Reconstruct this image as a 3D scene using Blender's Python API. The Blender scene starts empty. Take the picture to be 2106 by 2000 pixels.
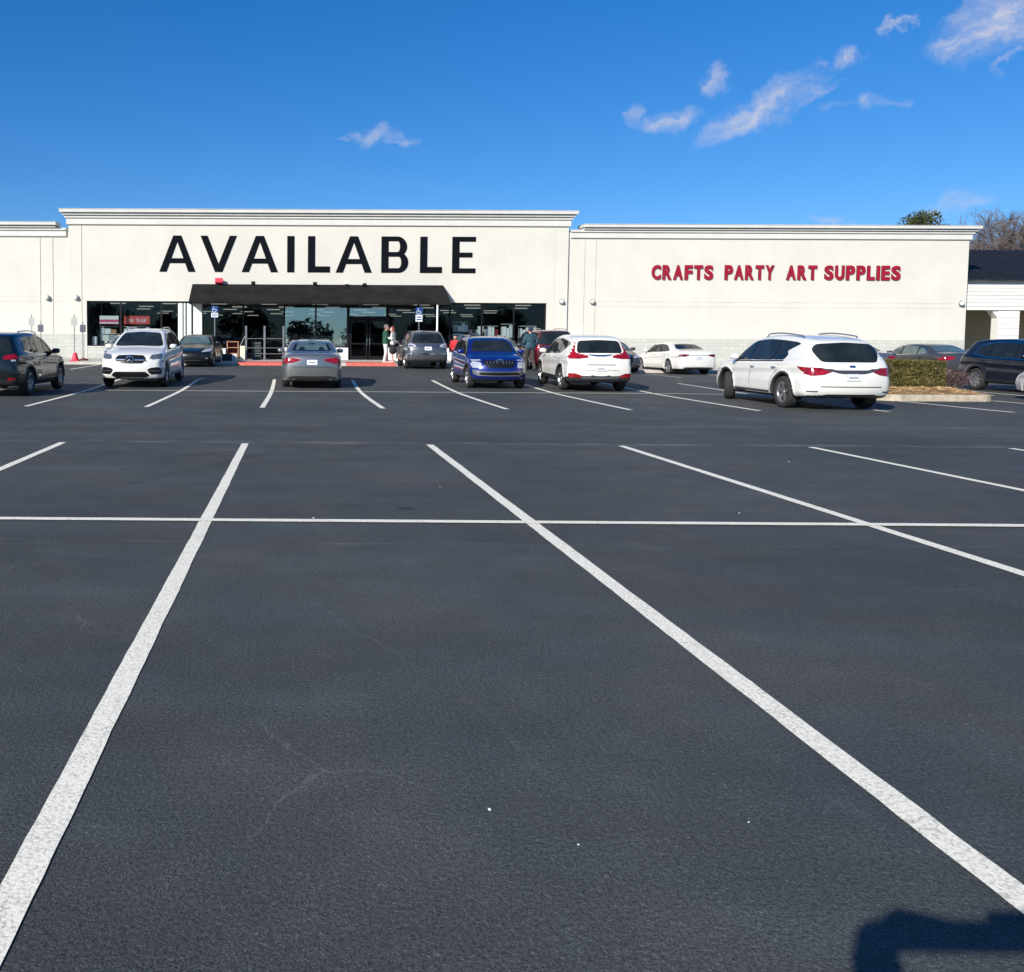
import bpy, bmesh, math, random
import numpy as np
from mathutils import Vector, Matrix, Euler
from mathutils.bvhtree import BVHTree

R = math.radians
random.seed(7); np.random.seed(7)
SC = bpy.context.scene
COL = SC.collection

# ------------------------------------------------------------------ camera
CAM_H = 1.48; YAW = 0.0080; PITCH = R(3.3); ROLL = 0.0055
FPX = 1800.0; CX = 595.0; CY = 809.0; W0, H0 = 2106.0, 2000.0
cam_d = bpy.data.cameras.new("camera"); cam = bpy.data.objects.new("camera", cam_d); COL.objects.link(cam)
cam_d.sensor_fit = 'HORIZONTAL'; cam_d.sensor_width = 36.0
cam_d.lens = FPX / W0 * 36.0
cam_d.shift_x = (W0/2 - CX) / W0
cam_d.shift_y = (CY - H0/2) / W0
cam_d.clip_start = 0.02; cam_d.clip_end = 6000
CR = Matrix.Rotation(YAW, 3, 'Z') @ Matrix.Rotation(R(90) - PITCH, 3, 'X') @ Matrix.Rotation(ROLL, 3, 'Z')
cam.matrix_world = Matrix.Translation((0, 0, CAM_H)) @ CR.to_4x4()
SC.camera = cam

def ray(x, y):
    return CR @ Vector(((x - CX) / FPX, -(y - CY) / FPX, -1.0))
def at(x, y, Y):
    """photo pixel -> real world point on the vertical plane at distance Y"""
    d = ray(x, y); k = Y / d.y
    return Vector((d.x * k, Y, CAM_H + d.z * k))
def ax(x, Y, y=760): return at(x, y, Y).x
def az(y, Y, x=600): return at(x, y, Y).z

# ------------------------------------------------------------------ world, sun, exposure
SUN_EL = 27.5; SH = Vector((0.63, 0.777))        # shadows fall towards this ground direction
world = bpy.data.worlds.new("World"); SC.world = world; world.use_nodes = True
wn = world.node_tree.nodes; wl = world.node_tree.links; wn.clear()
def N(nodes, t, **kw):
    n = nodes.new(t)
    for k, v in kw.items(): setattr(n, k, v)
    return n
sky = N(wn, 'ShaderNodeTexSky', sky_type='NISHITA'); sky.sun_disc = False
sky.sun_elevation = R(SUN_EL); sky.sun_rotation = math.atan2(-SH.x, -SH.y)
sky.altitude = 300; sky.air_density = 0.85; sky.dust_density = 0.25; sky.ozone_density = 3.0
hsv = N(wn, 'ShaderNodeHueSaturation'); hsv.inputs['Saturation'].default_value = 1.37; hsv.inputs['Hue'].default_value = 0.5065
wl.new(sky.outputs[0], hsv.inputs['Color'])
gam = N(wn, 'ShaderNodeGamma'); gam.inputs[1].default_value = .76; wl.new(hsv.outputs[0], gam.inputs[0])
tone = N(wn, 'ShaderNodeVectorMath', operation='MULTIPLY'); wl.new(gam.outputs[0], tone.inputs[0]); tone.inputs[1].default_value = (.80, 1.17, 1.52)
geo = N(wn, 'ShaderNodeTexCoord'); sep = N(wn, 'ShaderNodeSeparateXYZ'); wl.new(geo.outputs['Generated'], sep.inputs[0])
def wm(op, a, b=None, clamp=False):
    m = N(wn, 'ShaderNodeMath', operation=op); m.use_clamp = clamp
    for i, v in enumerate((a, b)):
        if v is None: continue
        if isinstance(v, (int, float)): m.inputs[i].default_value = v
        else: wl.new(v, m.inputs[i])
    return m.outputs[0]
ysafe = wm('MAXIMUM', sep.outputs[1], 0.02)
cu = wm('DIVIDE', sep.outputs[0], ysafe); cv = wm('DIVIDE', sep.outputs[2], ysafe)
comb = N(wn, 'ShaderNodeCombineXYZ'); wl.new(cu, comb.inputs[0]); wl.new(cv, comb.inputs[1])
warp = N(wn, 'ShaderNodeTexNoise'); warp.inputs['Scale'].default_value = 18; warp.inputs['Detail'].default_value = 5; warp.inputs['Roughness'].default_value = .6
wl.new(comb.outputs[0], warp.inputs['Vector'])
wsub = N(wn, 'ShaderNodeVectorMath', operation='MULTIPLY_ADD'); wl.new(warp.outputs['Color'], wsub.inputs[0])
wsub.inputs[1].default_value = (.10, .06, 0); wsub.inputs[2].default_value = (-.05, -.03, 0)
wadd = N(wn, 'ShaderNodeVectorMath', operation='ADD'); wl.new(comb.outputs[0], wadd.inputs[0]); wl.new(wsub.outputs[0], wadd.inputs[1])
CL = [  # pixel centre, half sizes in pixels, tilt, strength  (turned into directions)
 (1525,250,95,30,24,1.0),(1598,200,85,26,30,.85),(1665,200,48,13,25,.6),(1480,274,42,13,14,.75),
 (1378,241,58,20,22,.95),(1308,240,15,24,-8,.5),(1476,158,28,20,12,.85),(1732,126,37,18,10,.85),
 (1778,222,26,18,0,.55),(1822,211,34,9,5,.35),(1712,231,34,7,5,.3),(1862,50,37,9,48,.75),
 (1958,98,78,26,16,.95),(2050,50,105,50,34,1.0),(1990,38,75,22,28,.55),(2083,120,52,11,46,.55),
 (1958,428,78,22,12,.45),(2010,422,46,12,16,.6),(1687,452,32,11,0,.5),(1752,454,26,8,0,.35),
 (778,275,44,12,4,.8),(822,279,24,10,10,.6),(715,286,26,5,6,.3)]
tot = None
for (px, py, rx, ry, ang, st) in CL:
    d = ray(px, py); u, v = d.x/d.y, d.z/d.y
    mp = N(wn, 'ShaderNodeMapping', vector_type='TEXTURE')
    mp.inputs['Location'].default_value = (u, v, 0); mp.inputs['Rotation'].default_value = (0, 0, R(ang)); mp.inputs['Scale'].default_value = (rx*1.22/FPX, ry*1.38/FPX, 1)
    wl.new(wadd.outputs[0], mp.inputs['Vector'])
    ln = N(wn, 'ShaderNodeVectorMath', operation='LENGTH'); wl.new(mp.outputs[0], ln.inputs[0])
    mr = N(wn, 'ShaderNodeMapRange', interpolation_type='SMOOTHSTEP'); wl.new(ln.outputs['Value'], mr.inputs[0])
    mr.inputs[1].default_value = 1.15; mr.inputs[2].default_value = .05; mr.inputs[3].default_value = 0; mr.inputs[4].default_value = st
    tot = mr.outputs[0] if tot is None else wm('MAXIMUM', tot, mr.outputs[0])
mp2 = N(wn, 'ShaderNodeMapping', vector_type='TEXTURE'); mp2.inputs['Rotation'].default_value = (0, 0, R(25)); mp2.inputs['Scale'].default_value = (2.2, .7, 1)
wl.new(wadd.outputs[0], mp2.inputs['Vector'])
fn = N(wn, 'ShaderNodeTexNoise'); fn.inputs['Scale'].default_value = 48; fn.inputs['Detail'].default_value = 9; fn.inputs['Roughness'].default_value = .68
wl.new(mp2.outputs[0], fn.inputs['Vector'])
fr = N(wn, 'ShaderNodeMapRange'); wl.new(fn.outputs['Fac'], fr.inputs[0]); fr.inputs[1].default_value = .30; fr.inputs[2].default_value = .68; fr.inputs[3].default_value = .12
cloud = wm('MULTIPLY', wm('MULTIPLY', tot, fr.outputs[0]), .98, True)
front = wm('GREATER_THAN', sep.outputs[1], 0.05)
cloud = wm('MULTIPLY', cloud, front)
mix = N(wn, 'ShaderNodeMix', data_type='RGBA'); wl.new(cloud, mix.inputs[0]); wl.new(tone.outputs[0], mix.inputs[6])
mix.inputs[7].default_value = (4.9, 5.0, 5.75, 1)
bg = N(wn, 'ShaderNodeBackground'); bg.inputs['Strength'].default_value = 0.096
wl.new(mix.outputs[2], bg.inputs['Color'])
wo = N(wn, 'ShaderNodeOutputWorld'); wl.new(bg.outputs[0], wo.inputs[0])

sun_d = bpy.data.lights.new("sun", 'SUN'); sun = bpy.data.objects.new("sun", sun_d); COL.objects.link(sun)
sun_d.energy = 4.6; sun_d.angle = R(0.5); sun_d.color = (1.0, .955, .88)
ce = math.cos(R(SUN_EL))
sun.rotation_euler = Vector((SH.x*ce, SH.y*ce, -math.sin(R(SUN_EL)))).to_track_quat('-Z', 'Y').to_euler()
sun.location = (-20, -25, 20)
SC.view_settings.view_transform = 'Standard'; SC.view_settings.look = 'None'
SC.view_settings.exposure = 0.42; SC.view_settings.gamma = 1.0; SC.view_settings.use_curve_mapping = False
SC.cycles.max_bounces = 8; SC.cycles.transparent_max_bounces = 12

# ------------------------------------------------------------------ materials
def lin(c):
    return tuple((v/12.92 if v <= .04045 else ((v+.055)/1.055)**2.4) for v in (x/255. for x in c))
def mat(name, col, rough=.5, metal=0., coat=0., var=0., scale=6., bump=0., bscale=60., spec=.5, emit=None, es=1., col2=None, coord='Object'):
    m = bpy.data.materials.new(name); m.use_nodes = True
    nt = m.node_tree; b = nt.nodes['Principled BSDF']
    b.inputs['Base Color'].default_value = (*col, 1); b.inputs['Roughness'].default_value = rough
    b.inputs['Metallic'].default_value = metal; b.inputs['Coat Weight'].default_value = coat
    b.inputs['Coat Roughness'].default_value = .04; b.inputs['Specular IOR Level'].default_value = spec
    tc = nt.nodes.new('ShaderNodeTexCoord')
    if var > 0 or col2:
        n = nt.nodes.new('ShaderNodeTexNoise'); n.inputs['Scale'].default_value = scale; n.inputs['Detail'].default_value = 6; n.inputs['Roughness'].default_value = .6
        nt.links.new(tc.outputs[coord], n.inputs['Vector'])
        cr = nt.nodes.new('ShaderNodeValToRGB'); cr.color_ramp.elements[0].position = .3; cr.color_ramp.elements[1].position = .7
        a = tuple(max(0, c*(1-var)) for c in col); c2 = col2 or tuple(min(1, c*(1+var)) for c in col)
        cr.color_ramp.elements[0].color = (*(col if col2 else a), 1); cr.color_ramp.elements[1].color = (*c2, 1)
        nt.links.new(n.outputs['Fac'], cr.inputs[0]); nt.links.new(cr.outputs[0], b.inputs['Base Color'])
    if bump > 0:
        n2 = nt.nodes.new('ShaderNodeTexNoise'); n2.inputs['Scale'].default_value = bscale; n2.inputs['Detail'].default_value = 4
        nt.links.new(tc.outputs[coord], n2.inputs['Vector'])
        bp = nt.nodes.new('ShaderNodeBump'); bp.inputs['Strength'].default_value = bump; bp.inputs['Distance'].default_value = .01
        nt.links.new(n2.outputs['Fac'], bp.inputs['Height']); nt.links.new(bp.outputs[0], b.inputs['Normal'])
    if emit:
        b.inputs['Emission Color'].default_value = (*emit, 1); b.inputs['Emission Strength'].default_value = es
    return m
def glassmat(name, tint, refl, rough=.01):
    m = bpy.data.materials.new(name); m.use_nodes = True; nt = m.node_tree; nt.nodes.clear()
    t = nt.nodes.new('ShaderNodeBsdfTransparent'); t.inputs[0].default_value = (*tint, 1)
    g = nt.nodes.new('ShaderNodeBsdfGlossy'); g.inputs['Roughness'].default_value = rough; g.inputs[0].default_value = (.88, .93, .96, 1)
    f = nt.nodes.new('ShaderNodeFresnel'); f.inputs[0].default_value = 1.5
    ma = nt.nodes.new('ShaderNodeMath'); ma.operation = 'MULTIPLY_ADD'; ma.use_clamp = True; ma.inputs[1].default_value = .38; ma.inputs[2].default_value = refl
    nt.links.new(f.outputs[0], ma.inputs[0])
    # gentle waviness of float glass
    tc = nt.nodes.new('ShaderNodeTexCoord'); nz = nt.nodes.new('ShaderNodeTexNoise'); nz.inputs['Scale'].default_value = .7
    bp = nt.nodes.new('ShaderNodeBump'); bp.inputs['Strength'].default_value = .12; bp.inputs['Distance'].default_value = .02
    nt.links.new(tc.outputs['Object'], nz.inputs['Vector']); nt.links.new(nz.outputs['Fac'], bp.inputs['Height']); nt.links.new(bp.outputs[0], g.inputs['Normal'])
    mx = nt.nodes.new('ShaderNodeMixShader'); o = nt.nodes.new('ShaderNodeOutputMaterial')
    nt.links.new(ma.outputs[0], mx.inputs[0]); nt.links.new(t.outputs[0], mx.inputs[1]); nt.links.new(g.outputs[0], mx.inputs[2]); nt.links.new(mx.outputs[0], o.inputs[0])
    return m

M = {}
M['stucco'] = mat('stucco', (.63, .600, .525), .9, var=.05, scale=.5, bump=.25, bscale=45, spec=.2)
def streaky(m, k=.07):
    nt = m.node_tree; b = nt.nodes['Principled BSDF']; src = b.inputs['Base Color'].links[0].from_socket; g = nt.nodes.new('ShaderNodeNewGeometry')
    mp = nt.nodes.new('ShaderNodeMapping'); mp.inputs['Scale'].default_value = (2.4, 2.4, .14); nt.links.new(g.outputs['Position'], mp.inputs['Vector'])
    n = nt.nodes.new('ShaderNodeTexNoise'); n.inputs['Scale'].default_value = 1.5; n.inputs['Detail'].default_value = 6; nt.links.new(mp.outputs[0], n.inputs['Vector'])
    r = nt.nodes.new('ShaderNodeMapRange'); nt.links.new(n.outputs['Fac'], r.inputs[0]); r.inputs[1].default_value = .35; r.inputs[2].default_value = .75; r.inputs[3].default_value = 1+k*.3; r.inputs[4].default_value = 1-k
    v = nt.nodes.new('ShaderNodeVectorMath'); v.operation = 'SCALE'; nt.links.new(src, v.inputs[0]); nt.links.new(r.outputs[0], v.inputs['Scale']); nt.links.new(v.outputs[0], b.inputs['Base Color'])
streaky(M['stucco'], .018)
M['stucco_trim'] = mat('stucco_trim', (.62, .61, .565), .85, var=.06, scale=1.4, bump=.15, bscale=50, spec=.2)
M['joint'] = mat('joint', (.50, .475, .41), .9, var=.2, scale=2)
M['black_metal'] = mat('black_metal', (.006, .006, .007), .45, .1, spec=.3)
M['awning'] = mat('awning', (.012, .012, .012), .95, var=.5, scale=1.2, bump=.3, bscale=9, spec=.2)
M['glass'] = glassmat('store_glass', (.84, .88, .88), .0)
M['glass_mirror'] = glassmat('reflective_glass', (.78, .83, .83), .20)
M['concrete'] = mat('concrete', (.50, .47, .41), .9, var=.18, scale=2.5, bump=.3, bscale=60, spec=.2)
M['kerb'] = mat('kerb', (.42, .36, .27), .9, var=.3, scale=5, bump=.4, bscale=40, spec=.2)
M['red_paint'] = mat('red_paint', (.62, .085, .06), .7, col2=(.70, .20, .15), scale=6, bump=.2)
M['black_plastic'] = mat('black_plastic', (.02, .02, .021), .55, var=.15, scale=10)
M['underbody'] = mat('underbody', (.008, .008, .008), .9)
M['rubber'] = mat('rubber', (.022, .021, .02), .85, var=.25, scale=15, bump=.3, bscale=90)
M['alloy'] = mat('alloy', (.42, .42, .43), .28, .85, var=.08)
M['dark_alloy'] = mat('dark_alloy', (.10, .10, .105), .35, .6)
M['chrome'] = mat('chrome', (.75, .75, .76), .12, 1.)
M['car_glass'] = mat('car_glass', (.006, .009, .010), .03, 0, coat=0., spec=.4, col2=(.022, .028, .03), scale=2.2)
M['car_glass_light'] = mat('car_glass_light', (.05, .075, .075), .03, 0, coat=0., spec=.6, col2=(.12, .17, .165), scale=1.6)
M['tail_red'] = mat('tail_red', (.24, .004, .009), .12, coat=.5, var=.6, scale=12)
M['tail_dark'] = mat('tail_dark', (.10, .004, .006), .08, coat=1.)
M['lamp_clear'] = mat('lamp_clear', (.34, .36, .38), .06, .3, coat=1., col2=(.62, .66, .70), scale=16)
M['lamp_dark'] = mat('lamp_dark', (.03, .035, .04), .06, .2, coat=1., col2=(.20, .22, .25), scale=22)
M['plate'] = mat('plate', (.62, .64, .66), .5, var=.2, scale=14)
M['plate_mark'] = mat('plate_mark', (.22, .22, .24), .5)
M['seam'] = mat('seam', (.02, .02, .02), .7)
M['grille'] = mat('grille', (.012, .012, .014), .3, .3)
M['red_letter'] = mat('red_letter', (.30, .010, .028), .5, var=.15, scale=5, spec=.2)
M['red_return'] = mat('red_return', (.11, .014, .022), .6)
M['sign_dark'] = mat('sign_dark', (.006, .0075, .010), .9, var=.1, spec=.05)
M['white_panel'] = mat('white_panel', (.66, .71, .68), .6, var=.06, scale=1.5)
M['wood'] = mat('wood', (.36, .17, .07), .6, col2=(.55, .32, .17), scale=5)
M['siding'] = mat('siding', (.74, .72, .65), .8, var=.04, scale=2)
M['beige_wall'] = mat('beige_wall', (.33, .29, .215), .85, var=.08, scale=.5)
M['roof_metal'] = mat('roof_metal', (.012, .013, .018), .55, .0, var=.2, scale=1)
M['steel'] = mat('steel', (.28, .28, .29), .4, .7, var=.15)
M['white_box'] = mat('white_box', (.80, .80, .78), .6)
M['red_cone'] = mat('red_cone', (.75, .03, .06), .5)
M['sign_grey'] = mat('sign_grey', (.42, .42, .39), .5, .2, var=.15, scale=9)
M['sign_slate'] = mat('sign_slate', (.10, .105, .13), .5, .2, var=.15, scale=9)
M['sign_blue'] = mat('sign_blue', (.008, .05, .20), .45)
M['sign_white'] = mat('sign_white', (.75, .78, .8), .5)

def paint(name, col, metal=.0, rough=.35, coat=1.):
    if name not in M: M[name] = mat(name, col, rough, metal, coat=coat, var=.03, scale=2)
    return M[name]

# ------------------------------------------------------------------ object helpers
def empty(name, loc, rz=0):
    o = bpy.data.objects.new(name, None); o.empty_display_size = .3; COL.objects.link(o)
    o.location = loc; o.rotation_euler = (0, 0, rz); return o
def tag(o, label=None, cat=None, group=None, kind=None):
    if label: o['label'] = label
    if cat: o['category'] = cat
    if group: o['group'] = group
    if kind: o['kind'] = kind
    return o
class MB:
    def __init__(s): s.v = []; s.f = []; s.m = []; s.mats = []
    def mi(s, m):
        if m not in s.mats: s.mats.append(m)
        return s.mats.index(m)
    def add(s, vs, fs, m=None):
        k = len(s.v); s.v += [tuple(x) for x in vs]; s.f += [tuple(i+k for i in f) for f in fs]
        s.m += [s.mi(m) if m is not None else 0]*len(fs)
    def box(s, x0, x1, y0, y1, z0, z1, m=None, T=None):
        vs = [Vector((x, y, z)) for z in (z0, z1) for y in (y0, y1) for x in (x0, x1)]
        if T: vs = [T @ v for v in vs]
        s.add(vs, [(0, 2, 3, 1), (4, 5, 7, 6), (0, 1, 5, 4), (2, 6, 7, 3), (0, 4, 6, 2), (1, 3, 7, 5)], m)
    def tube(s, pts, r, n=8, m=None, cap=True):
        pts = [Vector(p) for p in pts]; rs = r if isinstance(r, (list, tuple)) else [r]*len(pts)
        vs = []; fs = []
        for i, p in enumerate(pts):
            d = (pts[min(i+1, len(pts)-1)] - pts[max(i-1, 0)]).normalized()
            a = d.orthogonal().normalized() if i == 0 else (a - d*a.dot(d)).normalized()
            b = d.cross(a)
            for j in range(n):
                t = 2*math.pi*j/n; vs.append(p + (a*math.cos(t) + b*math.sin(t))*rs[i])
        for i in range(len(pts)-1):
            for j in range(n):
                k = i*n; fs.append((k+j, k+(j+1) % n, k+n+(j+1) % n, k+n+j))
        if cap: fs.append(tuple(range(n-1, -1, -1))); fs.append(tuple(range(len(vs)-n, len(vs))))
        s.add(vs, fs, m)
    def prism(s, poly, axis, d0, d1, m=None, T=None):
        """poly of (u,v); axis 'y': (u,·,v)   axis 'x': (·,u,v)  axis 'z': (u,v,·)"""
        def P(u, v, d):
            p = Vector((u, d, v)) if axis == 'y' else (Vector((d, u, v)) if axis == 'x' else Vector((u, v, d)))
            return T @ p if T else p
        n = len(poly); vs = [P(u, v, d0) for u, v in poly] + [P(u, v, d1) for u, v in poly]
        fs = [tuple(range(n)), tuple(range(2*n-1, n-1, -1))] + [(i, i+n, (i+1) % n + n, (i+1) % n) for i in range(n)]
        s.add(vs, fs, m)
    def lathe(s, prof, n=24, m=None, T=None, axis='z'):
        vs = []; fs = []
        for r, h in prof:
            for j in range(n):
                t = 2*math.pi*j/n; c, q = r*math.cos(t), r*math.sin(t)
                p = Vector((c, q, h)) if axis == 'z' else Vector((h, c, q))
                vs.append(T @ p if T else p)
        for i in range(len(prof)-1):
            for j in range(n):
                k = i*n; fs.append((k+j, k+(j+1) % n, k+n+(j+1) % n, k+n+j))
        s.add(vs, fs, m)
    def build(s, name, m=None, parent=None, smooth=False, loc=None, bevel=0):
        me = bpy.data.meshes.new(name); me.from_pydata(s.v, [], s.f)
        ms = s.mats if s.mats and s.mats[0] is not None else []
        if m is not None: me.materials.append(m)
        else:
            for q in ms: me.materials.append(q)
            for p, i in zip(me.polygons, s.m): p.material_index = i
        me.validate(); bm = bmesh.new(); bm.from_mesh(me)
        bmesh.ops.recalc_face_normals(bm, faces=bm.faces)
        if bevel: bmesh.ops.bevel(bm, geom=[e for e in bm.edges if e.is_manifold and e.calc_face_angle(0) > .6], offset=bevel, segments=2, affect='EDGES', clamp_overlap=True)
        bm.to_mesh(me); bm.free()
        if smooth:
            for p in me.polygons: p.use_smooth = True
        o = bpy.data.objects.new(name, me); COL.objects.link(o)
        if parent: o.parent = parent
        if loc: o.location = loc
        return o
def copy_tree(o, parent=None):
    c = o.copy(); COL.objects.link(c)
    if parent: c.parent = parent
    for ch in [x for x in bpy.data.objects if x.parent == o]: copy_tree(ch, c)
    return c

# ------------------------------------------------------------------ implicit surfaces -> mesh
def surfnets(F, org, h):
    S = F < 0
    nx, ny, nz = F.shape
    cnt = np.zeros((nx-1, ny-1, nz-1), np.float32); acc = np.zeros((nx-1, ny-1, nz-1, 3), np.float32)
    cs = [(0,0,0),(1,0,0),(0,1,0),(1,1,0),(0,0,1),(1,0,1),(0,1,1),(1,1,1)]
    sl = lambda A, c: A[c[0]:c[0]+nx-1, c[1]:c[1]+ny-1, c[2]:c[2]+nz-1]
    for i in range(8):
        for j in range(i+1, 8):
            a, b = cs[i], cs[j]
            if sum(abs(a[k]-b[k]) for k in range(3)) != 1: continue
            fa, fb = sl(F, a), sl(F, b); mk = sl(S, a) != sl(S, b)
            t = np.where(mk, fa/np.where(mk, fa-fb, 1), 0)
            for k in range(3): acc[..., k] += np.where(mk, a[k] + (b[k]-a[k])*t, 0)
            cnt += mk
    act = cnt > 0; idx = -np.ones(act.shape, np.int64); idx[act] = np.arange(act.sum())
    I = np.argwhere(act); V = (I + acc[act]/cnt[act][:, None])*h + np.array(org)
    Q = []
    for k in range(3):
        a, b = [(1, 2), (2, 0), (0, 1)][k]
        s0 = [slice(None)]*3; s1 = [slice(None)]*3; s0[k] = slice(0, -1); s1[k] = slice(1, None)
        ch = S[tuple(s0)] != S[tuple(s1)]; E = np.argwhere(ch)
        ok = (E[:, a] > 0) & (E[:, b] > 0) & (E[:, a] < F.shape[a]-1) & (E[:, b] < F.shape[b]-1); E = E[ok]
        ins = S[tuple(E.T)]
        def cell(da, db):
            e = E.copy(); e[:, a] -= da; e[:, b] -= db; return idx[tuple(e.T)]
        q = np.stack([cell(1, 1), cell(0, 1), cell(0, 0), cell(1, 0)], 1)
        q[~ins] = q[~ins][:, ::-1]; Q.append(q)
    return V, np.concatenate(Q)
def smax(a, b, k):
    h = np.maximum(k - np.abs(a-b), 0)/k; return np.maximum(a, b) + h*h*k*.25
def smin(a, b, k): return -smax(-a, -b, k)
def chaikin(p, n=2, closed=True):
    for _ in range(n):
        q = []; L = len(p)
        for i in range(L if closed else L-1):
            a, b = p[i], p[(i+1) % L]
            q += [(a[0]*.75+b[0]*.25, a[1]*.75+b[1]*.25), (a[0]*.25+b[0]*.75, a[1]*.25+b[1]*.75)]
        p = q
    return p
def poly_sdf(poly, X, Z):
    d = np.full(X.shape, 1e9); s = np.zeros(X.shape, bool); n = len(poly)
    for i in range(n):
        ax_, az_ = poly[i]; bx, bz = poly[(i+1) % n]; ex, ez = bx-ax_, bz-az_; l = ex*ex+ez*ez
        if l < 1e-12: continue
        t = np.clip(((X-ax_)*ex+(Z-az_)*ez)/l, 0, 1)
        d = np.minimum(d, (X-ax_-ex*t)**2+(Z-az_-ez*t)**2)
        c = ((az_ > Z) != (bz > Z)) & (X < ex*(Z-az_)/(bz-az_ if bz != az_ else 1e-9)+ax_); s ^= c
    d = np.sqrt(d); return np.where(s, -d, d)
def mesh_obj(name, V, Q, m, parent=None, smooth=True):
    used, inv = np.unique(Q, return_inverse=True); inv = inv.reshape(Q.shape)
    me = bpy.data.meshes.new(name); me.from_pydata(V[used].tolist(), [], inv.tolist())
    me.materials.append(m)
    if smooth: me.polygons.foreach_set('use_smooth', [True]*len(me.polygons))
    me.update(); o = bpy.data.objects.new(name, me); COL.objects.link(o)
    if parent: o.parent = parent
    return o

# ------------------------------------------------------------------ ground
def prof(y):
    xs = [-1e4, 17, 20, 25, 30.6, 36, 41, 45, 1e4]; zs = [0, 0, .01, .06, .19, .35, .40, .41, .41]
    return float(np.interp(y, xs, zs))
def gz(x, y):
    t = min(1, max(0, (x-10)/7)); t = t*t*(3-2*t)
    return prof(y)*(1-.62*t)
def gpt(px, py):
    d = ray(px, py); k = -CAM_H/d.z; return d.x*k, d.y*k
SCUFFS = [(*gpt(a, b_), *gpt(c, d), w, g_) for a, b_, c, d, w, g_ in (
  (560, 1010, 730, 1080, .020, .45), (610, 1225, 890, 1395, .022, .35), (900, 1400, 1250, 1700, .03, .25), (0, 1128, 330, 1150, .012, .9), (1790, 1208, 2106, 1212, .014, 1.0),
  (1690, 1395, 2000, 1480, .02, .4), (1740, 1290, 1960, 1280, .02, .4), (240, 1000, 560, 930, .16, -.22), (300, 945, 520, 925, .10, -.28), (700, 912, 800, 915, .05, -.5), (60, 1250, 330, 1330, .05, .22),
  (1900, 1760, 1500, 1500, .035, .2), (560, 1900, 900, 1640, .04, .18))]
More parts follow.
